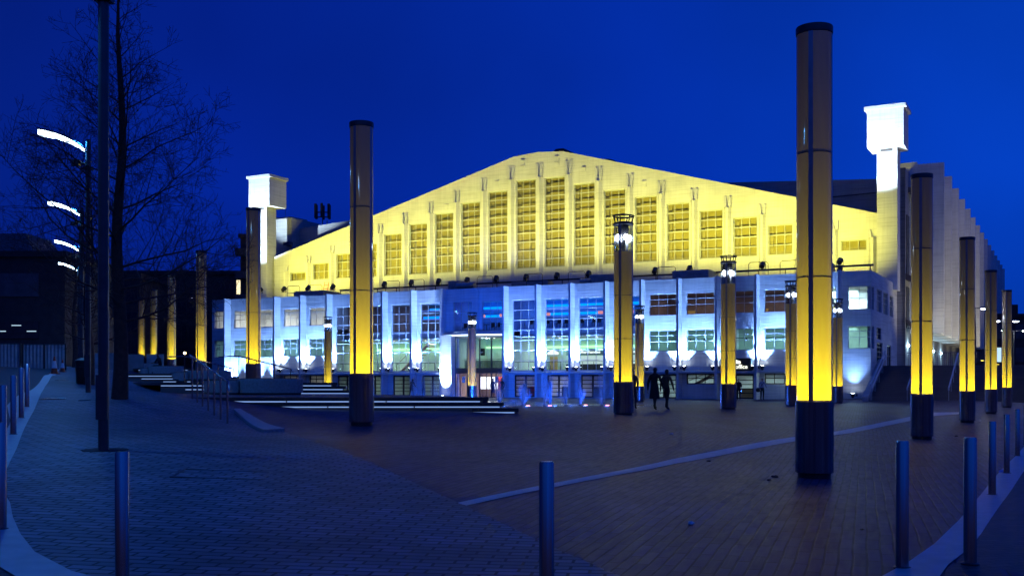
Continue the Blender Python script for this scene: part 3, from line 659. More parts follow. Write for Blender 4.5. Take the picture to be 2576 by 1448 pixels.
lampshades(g, L2+1, L3-1, 2, 4.2, 8.0); tables(g, L2+.5, L3-.5, 3.2, 6.48, 3, random.Random(9))
r = lit(L1+.05, L2-.1, 6, .2, 2.4, PLASTERG, 60, (.9, 1, .95)); r = lit(L3+.05, L4-.05, 6, .2, 2.4, PLASTERW, 85, (.85, .9, 1))
for u in (-28.6, -25, -21.8, -18.3): MB().box(u-.9, u+.5, 3.6, 4.3, .22, 1.25).build('counter', POSTER if u == -28.6 else DSTEEL, r)
# right-hand rooms
r = lit(L4+.05, -2.9, 8, 7.1, 9.6, PLASTERB, 110, (1, .85, .8), cm=PLASTERB); spots(r, L4+1, -3.2, 3, 9.55, 7)
m = MB()
for i in range(5): m.box(L4+1.6+i*3.3, L4+2.9+i*3.3, 6.5, 6.8, 7.12, 8.15+.1*(i % 2))
m.build('screens', WOODD, r)
r = lit(L4+.05, -2.9, 8, 3.9, 6.5, PLASTERG, 270, (.5, .95, .95)); spots(r, L4+1, -3.2, 3.2, 6.45, 7)
m = MB(); m.path([(L4+.6, 4, 5.5), (-3.5, 4, 5.5)], .03, 6)
for i in range(9): m.lathe([(.08, -.2), (.05, -.05), (.02, 0)], 8, (L4+2+i*1.25, 4, 5.5))
m.build('track_lights', DSTEEL, r)
for i in range(3): MB().lathe([(.22, 3.9), (.22, 6.5)], 14, (L4+2.4+i*4.6, 5.2, 0)).build('inner_column', PLASTERW, r)
r = lit(-2.85, L5, 8, 7.1, 9.6, PLASTERW, 700, (.72, .95, 1)); r = lit(-2.85, L5, 8, 3.9, 6.5, PLASTERG, 170, (.6, .95, .95))
r = lit(L4+.05, L5, 7, .2, 2.4, PLASTERW, 330, (.72, 1, .92))
st = MB(); st.path([(-13.2, 2.2, 1.1), (-10.6, 2.2, 2.5)], .15, 4); st.path([(-13.2, 2.15, 1.75), (-11.4, 2.15, 2.5)], .03, 5); st.build('staircase', PLASTERB, r)
for u in (-8.3, -5.6, -2): MB().box(u-.7, u+.6, 3.2, 3.9, .22, 1.1).build('counter', WOODD if u < -6 else TIN, r)
m = lit(UC-8, UC-.32, 14, 2.9, 6.4, PLASTERG, 60, (.6, .95, .95), v0=8.05)
m = lit(UC-8, UC-.32, 14, 7.1, 9.6, PLASTERG, 380, (.6, .95, .9), v0=8.05)
# upper gable wall, v = 14
VG = 14.; GC = -33.4
def gtop(u):
    d = abs(u-GC)
    return 25.87-.075*d if d < 2.9 else 25.65-.277*(d-2.9)
gus = [-68.6, -50, GC-2.9, GC, GC+2.9, -15, 2.2]
gf = lambda k: -66.77+3.358*k
gw = []
for i in range(20):
    j = 9-i if i < 10 else i-10
    a = gf(i)+.52; gw.append((a, gf(i+1)-.5, 13.68, 23.07-.93*j, 10-j))
mb = MB()
gh = [(a, c, z0, z1) for a, c, z0, z1, _ in gw]
wall(mb, gus[0], gus[-1], 9.9, 13.68, VG, [], .35)
for i in range(20):                                         # strips between openings up to the raking top
    for a, c, hole in ((gf(i)-.5 if i else gus[0], gw[i][0], None), (gw[i][0], gw[i][1], gw[i][3]), (gw[i][1], gf(i+1)+.52 if i == 19 else gf(i+1)-.5, None)):
        if c-a < .01: continue
        z0 = hole or 13.68
        cut = [a]+[x for x in gus if a < x < c]+[c]
        for p, q in zip(cut, cut[1:]):
            mb.add([(p, VG, z0), (q, VG, z0), (q, VG, gtop(q)), (p, VG, gtop(p)), (p, VG+.35, z0), (q, VG+.35, z0), (q, VG+.35, gtop(q)), (p, VG+.35, gtop(p))], [(0, 1, 2, 3), (3, 2, 6, 7), (5, 4, 7, 6), (4, 5, 1, 0)])
        if hole:
            for x, sgn in ((a, 1), (c, -1)):
                mb.add([(x, VG, 13.68), (x, VG+.35, 13.68), (x, VG+.35, hole), (x, VG, hole)], [(0, 1, 2, 3) if sgn > 0 else (3, 2, 1, 0)])
a, c = gf(20)+.52, gus[-1]
mb.add([(a, VG, 13.68), (c, VG, 13.68), (c, VG, gtop(c)), (a, VG, gtop(a)), (a, VG+.35, gtop(a)), (c, VG+.35, gtop(c))], [(0, 1, 2, 3), (3, 2, 5, 4)])
mb.build('gable_wall', WHITE2, BLD)
for a, c, z0, z1, n in gw:
    w = window(a+.01, c-.01, z0+.01, z1-.01, VG+.18, TH3, tuple(k/n for k in range(1, n)), bw_=.06, dep=.07, gl=GGLASS)
    m = MB(); m.box(a-.1, c+.1, VG+.62, VG+.66, z0-.1, z1+.1); bl = m.build('blind', BLIND, w)
    m = MB(); m.box(a+.05, a+.42, VG+.5, VG+.615, z0, z1); m.box(a+.43, c-.05, VG+.48, VG+.61, z0, z0+.4); m.box(a+1.5, a+1.56, VG+.55, VG+.618, z0+.41, z1); m.build('blind_post', GREYC, w)
for k in range(21):
    j = max(1, abs(k-10)); top = 23.17-.93*(j-1); u = gf(k); m = MB()
    m.loft([[(u-.34, VG-.002, 10.2), (u-.12, VG-.42, 10.2), (u+.12, VG-.42, 10.2), (u+.34, VG-.002, 10.2)], [(u-.34, VG-.002, top), (u-.12, VG-.42, top), (u+.12, VG-.42, top), (u+.34, VG-.002, top)]])
    h = .75+.075*(10-min(10, j)); 
    for s in (-1, 1):
        if k == 0 and s < 0 or k == 20 and s > 0: continue
        m.loft([[(u+s*.34, VG-.004, top+.004), (u+s*.34, VG-.3, top+.004), (u+s*.03, VG-.3, top+.004), (u+s*.03, VG-.004, top+.004)],
                [(u+s*.36, VG-.004, top+h), (u+s*.36, VG-.12, top+h), (u+s*.17, VG-.12, top+h), (u+s*.17, VG-.004, top+h)]])
    m.build('gable_pilaster', WHITE2, BLD)
m = MB()                                                    # small vent plates high on the gable
for u, z in ((-35.2, 24.3), (-31.2, 24.3), (-31.2, 24.9), (-35.2, 24.9), (-44.6, 20.9), (-38.3, 22.9), (-28.2, 23.5), (-21.6, 21.5)): m.box(u-.22, u+.22, VG-.05, VG-.003, z-.28, z+.28); m.box(u-.24, u+.24, VG-.09, VG-.052, z+.22, z+.3)
m.build('vent_plates', WHITE2, BLD)
m = MB()                                                    # gable roof behind the parapet
for p, q in zip(gus, gus[1:]):
    m.add([(p, VG+.36, gtop(p)-.5), (q, VG+.36, gtop(q)-.5), (q, 21, gtop(q)-.8), (p, 21, gtop(p)-.8)], [(0, 1, 2, 3)])
m.build('gable_roof', ROOF, BLD)
m = MB(); pts = [(u, VG+1.2, gtop(u)+.35) for u in np.linspace(-66, -36, 40)]; m.path(pts, .03, 4)
for p in pts[::3]: m.box(p[0]-.02, p[0]+.02, p[1]-.02, p[1]+.02, p[2]-.6, p[2])
m.build('roof_safety_rail', DSTEEL, BLD)
# main hall behind
VH = 20.; hz = lambda u: 23.2-.062*abs(u+33)
hu = [-69.5, -55, -45, -33, -20, -10, 3.0]
m = MB()
for p, q in zip(hu, hu[1:]):
    m.add([(p, VH, 3), (q, VH, 3), (q, VH, hz(q)), (p, VH, hz(p)), (q, 135, hz(q)), (p, 135, hz(p))], [(0, 1, 2, 3), (3, 2, 5, 4)])
wall(m, 15.6, 135, 2, 21.2, 3.0, [(24+7.4*i, 25.6+7.4*i, 3.8, 5.3) for i in range(8)], .3, 'v')
m.add([(UC, 15.6, 2), (3.0, 15.6, 2), (3.0, 15.6, 21.2), (UC, 15.6, 21.2)], [(0, 1, 2, 3)])
m.add([(-69.5, VH, 2), (-69.5, 135, 2), (-69.5, 135, hz(-69.5)), (-69.5, VH, hz(-69.5))], [(0, 1, 2, 3)])
m.build('hall_body', GREYC, BLD)
for i in range(8): window(24+7.4*i, 25.6+7.4*i, 3.8, 5.3, 2.9, (.5,), (.5,), axis='v'); 
hb = MB()
for i in range(8): hb.box(2.0, 2.1, 23.6+7.4*i, 26+7.4*i, 3.6, 5.5)
hb.build('lit_side_rooms', emat('side_room_light', (.5, .85, .9), .55), BLD)
m = MB(); m.box(-73.2, -69.52, VH-1.6, VH+4, 2, 22.05); m.box(-72.7, -69.9, VH-1.2, VH+2, 22.05, 22.3); m.build('stair_tower', GREYC, BLD); MB().box(1.0, 3.65, VH-1.6, VH-.3, 10, 22.15).build('stair_tower', WHITE2, BLD)
m = MB(); m.box(-70.2, -69.3, VH-2.4, VH-1.62, 18.6, 19.0); m.box(2.7, 3.9, VH-2.6, VH-1.62, 19.2, 19.7); m.build('roof_beam_end', DARKC, BLD)
m = MB(); m.path([(-69, VH-.2, 19.0), (-60, VH-.2, 19.6)], .05, 4); m.path([(-11, VH-.15, 19.6), (2, VH-.15, 19.9)], .06, 4); m.build('cable_conduit', DARKC, BLD)
m = MB(); m.loft([[(-36.2, 22, 22.5), (-33.4, 22, 22.5), (-33.4, 25, 22.5), (-36.2, 25, 22.5)], [(-36.2, 22, 27.1), (-33.4, 22, 27.5), (-33.4, 25, 27.5), (-36.2, 25, 27.1)], [(-35.2, 22.3, 27.95), (-34.3, 22.3, 27.95), (-34.3, 24.7, 27.95), (-35.2, 24.7, 27.95)]])
m.sphere((-29.6, 24, 25.6), (1.3, 1.3, 1.0), 14, 8); m.build('roof_ventilator', DARKB, BLD)
# buttress fins along the side
for i in range(15):
    v = 18.62+7.48*i; m = MB(); zt = 21.9
    m.loft([[(x, v-.28, z) for x, z in ((3.003, 6.9), (4.6, 6.2), (6, 6.2), (6, zt), (3.003, zt))], [(x, v+.28, z) for x, z in ((3.003, 6.9), (4.6, 6.2), (6, 6.2), (6, zt), (3.003, zt))]])
    m.build('buttress_fin', WHITE2, BLD)
m = MB()
for i in range(14): v = 18.62+7.48*i; m.box(3.003, 5.4, v+.3, v+7.16, 6.25, 6.6)
m.build('side_canopy', WHITE2, BLD)
m = MB(); m.loft([[(3.003, 15.7, 11.0), (4.3, 15.9, 10.6), (4.3, 15.9, 10.9), (3.003, 15.7, 11.6)], [(3.003, 17.6, 11.0), (4.3, 17.6, 10.6), (4.3, 17.6, 10.9), (3.003, 17.6, 11.6)]]); m.loft([[(3.003, 15.8, 7.2), (4.0, 16, 5.9), (4.0, 16, 6.1), (3.003, 15.8, 7.6)], [(3.003, 17.6, 7.2), (4.0, 17.6, 5.9), (4.0, 17.6, 6.1), (3.003, 17.6, 7.6)]]); m.build('vent_cowl', DARKB2, BLD)
m = MB()
for z0, z1 in ((11.6, 17), (6.6, 10.4)): m.box(3.003, 3.1, 16.2, 16.8, z0, z1); m.box(3.003, 3.1, 17.1, 17.7, z0, z1)
m.build('slot_window', DGLASS, BLD)
# water-tank towers with boxed heads
for u0, nm in ((.92, 'r'), (-70.63, 'l')):
    v0 = VG-1.05; w = 1.75; m = MB(); m.box(u0, u0+w, v0, v0+1.72, 9.9, 22.62)
    tw = m.build('tower', WHITE, BLD)
    m = MB(); c0, c1 = u0-.86 if nm == 'r' else u0-1.45, u0+w+.62 if nm == 'r' else u0+w+.1
    c0, c1 = (u0-.87, u0+w+.6)
    if nm == 'l': c0, c1 = u0-.4, u0+w+1.0
    else: c0, c1 = u0-.75, u0+w+.62
    m.box(c0, c1, v0-.72, v0+2.4, 22.62, 25.95); hd = m.build('tower_head', WHITE, tw)
    m = MB(); m.cbox(c0-.22, c1+.22, v0-.95, v0+2.62, 25.952, 26.3, .04); m.build('tower_cap', WHITE, hd)
    m = MB(); m.box(u0+.3, u0+1.35, v0-.03, v0-.003, 22.3, 22.5); m.build('louvre', DARKC, tw)
# corner plant on the front roof
m = MB(); rnd = random.Random(7)

for q in ((-58.5, -54.5, 5, 8, 10.16, 11.5), (-39.7, -38.3, 6, 8, 10.16, 11.9), (-15.6, -12.2, 5, 8, 10.16, 11.7), (-24.2, -21.2, 6, 8, 10.16, 11.8), (-3.6, -1.8, 6, 8, 10.16, 11.9), (-33, -29, 7, 8.5, 10.16, 11.6)):
    m = MB(); m.cbox(*q, .05); m.build('roof_plant', TIN, BLD)
MB().path([(-38, 5, 11.2), (-36, 5, 11.25)], .35, 12).build('roof_duct', TIN, BLD); MB().path([(-24.6, 5, 11.1), (-23.6, 5, 11.1)], .3, 12).build('roof_duct', TIN, BLD)
m = MB(); m.box(-54, 1.5, 7.2, 7.5, 11.55, 11.7)
for i in range(24): m.box(-54+i*2.4, -53.93+i*2.4, 7.3, 7.37, 10.16, 11.55)
m.build('roof_walkway', DSTEEL, BLD)
for u in (-60.5, -57.5, -52, -44.5, -31, -26.5, -17.5, -9, -6.2, -4.4, -47.5, -36.5):
    for vv in (6.4,):
        m = MB(); m.path([(u, vv, 10.16), (u, vv, 12.1), (u+.15, vv, 12.25), (u+1.6, vv, 12.25), (u+1.75, vv, 12.1), (u+1.75, vv, 10.16)], .03, 5); m.path([(u, vv, 11.5), (u+1.75, vv, 11.5)], .025, 5); m.build('roof_railing', STEEL, BLD)
m = MB(); m.path([(-60.9, 12.9, 10.2), (-60.6, 13.3, 13.3)], .04, 4); m.path([(-60.3, 12.9, 10.2), (-60.0, 13.3, 13.3)], .04, 4)
for i in range(6): m.path([(-60.85+.05*i, 12.97+.06*i, 10.7+.45*i), (-60.25+.05*i, 12.97+.06*i, 10.7+.45*i)], .025, 4)
tag(m.build('ladder', REDP, None, (O.x, O.y, 0), rz=BROT), 'orange ladder leaning on the hall beside the left tower', 'ladder')
# aerials on the hall roof, left
m = MB(); m.path([(-67.5, 22, 21), (-67.5, 22, 25.4)], .06, 5); m.path([(-67.1, 22.4, 21), (-67.1, 22.4, 24)], .05, 5)
for a in range(6):
    x, y = -67.5+.95*math.cos(a*1.05), 22+.95*math.sin(a*1.05); m.box(x-.12, x+.12, y-.12, y+.12, 24.2, 26)
    m.path([(-67.5, 22, 25), (x, y, 25)], .04, 4); m.path([(-67.5, 22, 24.4), (x, y, 24.4)], .04, 4)
am = MB(); am.path([(-74.2, 21, 22), (-74.2, 21, 25)], .04, 4); am.path([(-72.6, 21, 22), (-72.6, 21, 26)], .03, 4); am.path([(-74.2, 21, 24), (-72.6, 21, 24.3)], .03, 4); tag(am.build('roof_aerial', BLACKP, None, (O.x, O.y, 0), rz=BROT), 'thin bare aerial frame on the stair tower just right of the left tower', 'aerial')
tag(m.build('phone_mast', BLACKP, None, (O.x, O.y, -1.9), rz=BROT), 'dark cage of aerials standing on the hall roof by the left tower', 'mast')
# box office sign over the door right of the tall lamp pillar
SG = thing('box_office_sign', 'black sign box reading Box office in glowing white letters above a glazed door', 'sign', tuple(bw(-8.4, .1, 2.6)), BROT)
MB().cbox(-1.25, 1.25, 0, .5, 0, 1.06, .02).build('sign_box', DARKSIGN, SG)
text('Box office', .47, (.05, -.02, .2), E_SIGN, SG, .015); roof_emblem(-.25, -.035, .58, 1.35, .42, E_SIGN, SG)

# ------------------------------------------------------------------ facade floodlights
def flood(u, z, sidearm, label, e, vv=.52):
    t = thing('wall_floodlight', label, 'floodlight', tuple(bw(u, vv, z)), BROT, 'uplighters along the front block')
    MB().lathe([(.05, -.34), (.1, -.3), (.13, -.16), (.24, 0), (.24, .03), (.2, .03)], 14).build('housing', DSTEEL, t, smooth=True)
    MB().lathe([(.19, .02), (.1, .045)], 14).build('lens', E_LAMP, t)
    MB().path([(0, 0, -.16), (sidearm*.2, 0, -.2), (sidearm*.34, 0, -.12)], .03, 6).box(-.05+sidearm*.32, .05+sidearm*.32, -.06, .06, -.2, -.02).build('bracket', DSTEEL, t)
    l = light('floodlight_beam', 'SPOT', (0, 0, .08), e, (.2, .41, 1), t, spot_size=R(82), spot_blend=1, shadow_soft_size=.09)
    aim(l, (0, .11, 1)); return t
lit_bays = [0, 1, 2, 3, 4, 5, 6, 7, 10, 11, 12, 13, 14, 15, 16, 17, 18]
for n, b in enumerate(lit_bays):
    for s in (-1, 1):
        u = fu(b)+.45 if s < 0 else fu(b+1)-.42
        z = 3.0 if b > 1 else 1.4
        flood(u, z, s, '%s uplighter of the pair in the %s floodlit bay of the front block' % ('left' if s < 0 else 'right', ORD[n]), 9300)
t = flood(1.0, .75, 1, 'ground uplighter washing the blank corner at the right end of the front block', 1300, .3)
t = flood(-65.3, .9, -1, 'ground uplighter at the far left end of the front block', 1500, .4)
P = bw(fu(8)+.7, -.75, .35); PYL = thing('ground_uplighter', 'small bright uplighter at the foot of the white entrance pylon', 'floodlight', tuple(P), BROT)
MB().lathe([(.16, 0), (.16, .07)], 14).build('housing', DSTEEL, PYL); MB().lathe([(.13, .07), (.1, .08)], 14).build('lens', E_LAMP, PYL)
l = light('floodlight_beam', 'SPOT', (0, 0, .15), 11000, (.42, .66, 1), PYL, spot_size=R(70), spot_blend=1, shadow_soft_size=.1); aim(l, (0, .13, 1))
# ------------------------------------------------------------------ yellow gable floodlights on the front roof
for k in range(20):
    u = gf(k)+1.68; side = abs(k-9.5)/9.5; z0 = 11.72
    tgt = 14.6+(gtop(u)-14.6)*.62
    t = thing('roof_floodlight', 'drum floodlight on the front roof aimed at the gable, %s from the left' % ORD[k], 'floodlight', tuple(bw(u, 7.35, z0)), BROT, 'yellow floodlights along the front roof')
    d = Vector((0, VG-7.35, tgt-z0-.6*side)).normalized()
    MB().path([Vector((0, 0, .36))-d*.28, Vector((0, 0, .36))+d*.2], [.22, .26], 12).build('housing', DSTEEL, t, smooth=True)
    MB().path([Vector((0, 0, .36))+d*.201, Vector((0, 0, .36))+d*.22], [.23, .2], 12).build('lens', emat('yellow_lens', (1, .8, .1), 8) if 'yellow_lens' not in MATS else MATS['yellow_lens'], t)
    MB().box(-.3, -.27, -.04, .04, 0, .42).box(.27, .3, -.04, .04, 0, .42).box(-.3, .3, -.05, .05, -.03, .02).build('yoke', DSTEEL, t)
    l = light('yellow_beam', 'SPOT', tuple(Vector((0, 0, .36))+d*.3), 2750-250*side, (1, .93, .17-.08*side), t, spot_size=R(108), spot_blend=1, shadow_soft_size=.1); aim(l, d)
# white floodlights for the tower heads
for u, lab, tu in ((1.6, 'white floodlight on the front roof aimed up at the right tower', .3), (-69.6, 'white floodlight on the front roof aimed up at the left tower', -69.9)):
    t = thing('roof_floodlight', lab, 'floodlight', tuple(bw(u-2.2, 3.5, 10.6)), BROT)
    d = Vector((2.6, VG-1.4-3.5, 13.4)).normalized()
    MB().path([Vector((0, 0, .3))-d*.28, Vector((0, 0, .3))+d*.2], [.2, .24], 12).build('housing', DSTEEL, t, smooth=True); MB().path([Vector((0, 0, .3))+d*.201, Vector((0, 0, .3))+d*.22], [.22, .2], 12).build('lens', E_LAMP, t)
    MB().box(-.3, .3, -.05, .05, -.45, .02).build('yoke', DSTEEL, t)
    l = light('white_beam', 'SPOT', tuple(Vector((0, 0, .3))+d*.3), 40000, (.62, .82, 1), t, spot_size=R(34 if u > 0 else 52), spot_blend=.35, shadow_soft_size=.1); aim(l, d-Vector((0, 0, 0 if u > 0 else .1)))
# floods under the side canopy, throwing yellow up the buttress fins
for i in range(7):
    v = 15+7.48*i
    t = thing('side_floodlight', 'small yellow floodlight at the foot of the buttressed side, %s from the front' % ORD[i], 'floodlight', tuple(bw(9.5, v, 3.3)), BROT, 'floodlights along the buttressed side')
    MB().lathe([(.12, 0), (.2, .25)], 12).build('housing', DSTEEL, t); MB().lathe([(.17, .25), (.1, .27)], 12).build('lens', MATS['yellow_lens'], t)
    l = light('yellow_beam', 'SPOT', (0, 0, .35), 1500, (1, .9, .6), t, spot_size=R(110), spot_blend=1, shadow_soft_size=.1); aim(l, (-.45, .25, 1))
for i, v in enumerate((17.2, 22.8, 30.5, 38, 46)):
    t = thing('bulkhead_light', 'bluish white bulkhead lamp on the side wall, %s from the front' % ORD[i], 'wall lamp', tuple(bw(2.93, v, 5.05)), BROT, 'bulkhead lamps on the side wall')
    MB().box(-.02, .06, -.12, .12, -.12, .12).build('back_box', DSTEEL, t); MB().sphere((.13, 0, 0), .11, 10, 6).build('globe', emat('bulkhead_globe', (.55, .85, 1), 45) if i == 0 else MATS['bulkhead_globe'], t)
    light('lamp_light', 'POINT', (.35, 0, 0), 70, (.5, .8, 1), t, shadow_soft_size=.12)
t = thing('bulkhead_light', 'star bright bulkhead lamp over the ground floor window right of the box office door', 'wall lamp', tuple(bw(-3.6, .9, 2.3)), BROT)
MB().box(-.08, .08, 0, .08, -.08, .08).build('back_box', DSTEEL, t); MB().sphere((0, -.08, 0), .08, 10, 6).build('globe', MATS['bulkhead_globe'], t); light('lamp_light', 'POINT', (0, -.3, 0), 40, (.55, .85, 1), t, shadow_soft_size=.1)

# ------------------------------------------------------------------ glowing yellow columns
SA = R(62.75)
def glow_column(name, label, cat, r, segs, base, foot, lantern, group):
    t = thing(name, label, cat, (0, 0, 0), 0, group)
    z = foot
    MB().lathe([(r*.93, -.5), (r*.93, foot)], 32).build('plinth', DSTEEL, t, smooth=True)
    m = MB(); R1 = r*1.085; m.lathe([(r*.9, foot+.003), (R1-.012, foot), (R1, foot+.006), (R1, base-.006), (R1-.012, base), (r*.9, base)], 48, cap=False); m.build('sleeve', STEEL, t, smooth=True)
    z = base
    for i, h in enumerate(segs):
        a = []
        for q in range(4):
            st = SA+q*math.pi/2+.13; n = 11
            a.append([(r*math.cos(st+(math.pi/2-.26)*k/n), r*math.sin(st+(math.pi/2-.26)*k/n)) for k in range(n+1)])
        m = MB(); z0, z1 = z+.004, z+h-.012
        for arc in a:
            m.loft([[(x, y, z0) for x, y in arc], [(x, y, z1) for x, y in arc]], cap=False, closed=False)
        m.build('panel', PANEL, t, smooth=True)
        MB().lathe([(r*.992, z+h-.014), (r*1.004, z+h-.012), (r*1.004, z+h-.002), (r*.992, z+h)], 48, cap=False).build('joint_ring', DSTEEL, t)
        z += h
    top = z
    for q in range(4):
        aa = SA+q*math.pi/2; m = MB(); w = r*.13
        pts = [(r*.97, -w), (r*1.012, -w), (r*1.012, w), (r*.97, w)]
        p2 = [(x*math.cos(aa)-y*math.sin(aa), x*math.sin(aa)+y*math.cos(aa)) for x, y in pts]
        m.prism(p2, base-.02, top+(0 if not lantern else lantern)); m.build('steel_strip', STRIP, t)
    if not lantern:
        MB().lathe([(r*.99, top-.06), (r*1.055, top-.05), (r*1.06, top+.06), (r*1.03, top+.075), (.01, top+.08)], 48).build('cap', DSTEEL, t, smooth=True)
    else:
        MB().lathe([(r, top+.01), (r, top+lantern)], 40, cap=False).build('lantern_glass', SMOKE, t, smooth=True)
        MB().lathe([(r*.98, top-.01), (r*.98, top+.012)], 32).build('lantern_floor', GREYC, t)
        MB().lathe([(r*.2, top), (r*.2, top+lantern*.55), (r*.55, top+lantern*.78), (r*.55, top+lantern)], 16).build('lamp_core', DSTEEL, t, smooth=True)
        for q in range(4):
            aa = SA+R(45)+q*math.pi/2; c = (r*.62*math.cos(aa), r*.62*math.sin(aa), top+lantern*.52)
            m = MB(); m.sphere(c, (r*.26, r*.26, r*.34), 12, 8); m.build('lantern_lamp', E_LANT, t, smooth=True)
        MB().lathe([(r*1.0, top+lantern-.02), (r*1.07, top+lantern-.015), (r*1.07, top+lantern+.05), (r*.9, top+lantern+.07), (.02, top+lantern+.08)], 40).build('lantern_lid', DSTEEL, t, smooth=True)
        m = MB(); zc = top+lantern+.29; m.torus((0, 0, zc), r*1.06, .028, 36, 8)
        for k in range(6):
            aa = SA+k*math.pi/3; m.path([(r*.86*math.cos(aa), r*.86*math.sin(aa), top+lantern+.05), (r*1.05*math.cos(aa), r*1.05*math.sin(aa), zc)], .024, 6)
        m.build('crown_ring', DSTEEL, t, smooth=True)
        for q in range(4):
            aa = SA+R(45)+q*math.pi/2
            light('lantern_light', 'POINT', (r*1.25*math.cos(aa), r*1.25*math.sin(aa), top+lantern*.5), 9, (.6, .8, 1), t, shadow_soft_size=.1)
    light('column_lamp', 'POINT', (0, 0, base-.22), 330 if not lantern else 200, (1, .92, .6), t, falloff=1 if False else 'Constant', shadow_soft_size=.1)
    return t
LARGE = [(5.15,18.45),(11.87,31.37),(18.83,44.81),(25.57,57.83),(32.28,70.66),(-3.81,27.42),(-10.56,44.24),(-17.84,62.17),(-25.3,80.55),(-33.71,101.98),(-40,116.96)]
LLAB = ['tallest looking yellow glowing column, nearest the camera beside the right bollards']+['plain yellow glowing column without a lantern, %s in the row receding along the right side' % ORD[i] for i in (1, 2, 3, 4)]+['plain yellow glowing column standing on the square in front of the lit steps']+['plain yellow glowing column rising from a planter wall, %s in the row climbing to the left' % ORD[i] for i in (1, 2, 3, 4, 5)]
proto = glow_column('light_column', LLAB[0], 'light column', .292, (2.1, 2.1, 2.08), 1.3, .09, 0, 'tall glowing yellow columns')
for i, (x, y) in enumerate(LARGE):
    z = gz(x, y) if i < 6 else (1.08, 1.53, 2.06, 2.71, 3.12)[i-6]
    if i == 0: proto.location = (x, y, z)
    else: dup(proto, (x, y, z), 0, LLAB[i])
LAMP = [(3.86,37.5),(9.74,48.75),(15.42,59.75),(21.49,71.52),(9.17,77.83),(-3.13,84.97),(-15.72,92.62)]
MLAB = ['biggest lantern topped yellow column, right of the fountain', 'lantern topped yellow column in front of the box office sign', 'lantern topped yellow column half hidden just left of the nearest right column', 'lantern topped yellow column just right of the nearest right column', 'lantern topped yellow column close behind the biggest lantern column', 'lantern topped yellow column before the glazed main entrance', 'lantern topped yellow column at the left, before the tall stepped windows']
proto = glow_column('lantern_column', MLAB[0], 'light column', .33, (1.5, 1.5, 1.5), 1.115, .05, .95, 'yellow columns with lantern tops')
for i, (x, y) in enumerate(LAMP):
    z = gz(x, y)
    if i == 0: proto.location = (x, y, z)
    else: dup(proto, (x, y, z), 0, MLAB[i])

# ------------------------------------------------------------------ bollards
BOL = [(.24,7.5,'steel bollard standing alone at the bottom centre of the square'),(3.25,9.02,'steel bollard in front of the nearest yellow column, cut by the bottom edge'),(-2.97,8.25,'steel bollard in front of the dark lamp post, cut by the bottom edge'),
 (3.84,9.08,0),(6.92,15.61,0),(8.91,19.51,0),(11.42,24.47,0),(13.97,29.46,0),(16.6,34.4,0),(-5.08,10.77,1),(-8.12,17.29,1),(-8.92,19.38,1),(-10.3,22.74,1),(-11.75,26.25,1)]
BOL[3] = (3.84, 9.08, 0)
p = None; cr = cl_ = 0
for i, (x, y, lab) in enumerate(BOL):
    if lab == 0: lab = 'steel bollard on the right granite band, %s from the front of its row' % ORD[cr]; cr += 1
    elif lab == 1: lab = 'steel bollard on the left granite band, %s from the front of its row' % ORD[cl_]; cl_ += 1
    z = gz(x, y)
    if p is None:
        p = thing('bollard', lab, 'bollard', (x, y, z), 0, 'round steel bollards round the square')
        MB().lathe([(.0525, -.3), (.0525, 1.052), (.049, 1.058)], 28).build('post', STEEL, p, smooth=True)
        MB().lathe([(.0488, 1.0582), (.046, 1.064), (.01, 1.065)], 28).build('top_plate', STEEL, p, smooth=True); MB().lathe([(.075, -.02), (.075, .012), (.053, .02)], 24, cap=False).build('collar', DSTEEL, p)
    else: dup(p, (x, y, z), 0, lab)

# ------------------------------------------------------------------ street lamps along the walkway
PL = [(-6.41,17,'dark lamp post close to the camera, its head above the picture'),(-13.42,34.3,'street lamp with the largest visible curved glowing head'),(-20.25,51,'street lamp with the second largest curved glowing head'),(-27.12,68,'street lamp with the third largest curved glowing head'),(-34,85,'street lamp with the fourth largest curved glowing head'),(-40.9,102,'street lamp farthest up the walkway')]
p = None
for x, y, lab in PL:
    z = gz(x, y)
    if p is None:
        p = thing('street_lamp', lab, 'street lamp', (x, y, z), 0, 'street lamps along the walkway')
        MB().lathe([(.082, -.4), (.082, 7.7), (.07, 8.0), (.02, 8.02)], 20).build('pole', POLE, p, smooth=True)
        pts = [(-.12, 7.72), (-.3, 7.86), (-.6, 8.03), (-.95, 8.17), (-1.3, 8.26), (-1.52, 8.3)]; wd = [.05, .1, .13, .15, .17, .18]
        rings = [[(px, -w, pz), (px, w, pz), (px, w, pz+.05), (px, -w, pz+.05)] for (px, pz), w in zip(pts, wd)]
        hd = MB().loft(rings).build('lamp_head', POLE, p)
        rings = [[(px-.01, -w*.92, pz-.06-w*.55), (px-.01, w*.92, pz-.06-w*.55), (px, w*.92, pz-.003), (px, -w*.92, pz-.003)] for (px, pz), w in zip(pts, wd)]
        MB().loft(rings).build('glowing_panel', E_POST, hd)
        MB().path([(-.08, 0, 7.25), (-.3, 0, 7.3)], .03, 6).box(-.5, -.26, -.09, .09, 7.18, 7.36).box(-.13, .13, -.13, .13, 7.05, 7.14).build('camera_bracket', DSTEEL, p)
        MB().box(-.09, .09, -.093, -.08, .5, 1.2).build('access_door', POLE, p)
        l = light('street_light', 'AREA', (-.8, 0, 7.95), 260, (.03, .32, 1), p, shape='RECTANGLE', size=1.3, size_y=.3)
    else: dup(p, (x, y, z), 0, lab)
tp = ground_pt(262, 1132); m = MB(); n = 40; rnd = random.Random(3)
ring = [(tp.x+.02+.37*math.cos(2*math.pi*i/n)*(1+rnd.uniform(-.12, .12)), tp.y+.3*math.sin(2*math.pi*i/n)*(1+rnd.uniform(-.12, .12))) for i in range(n)]
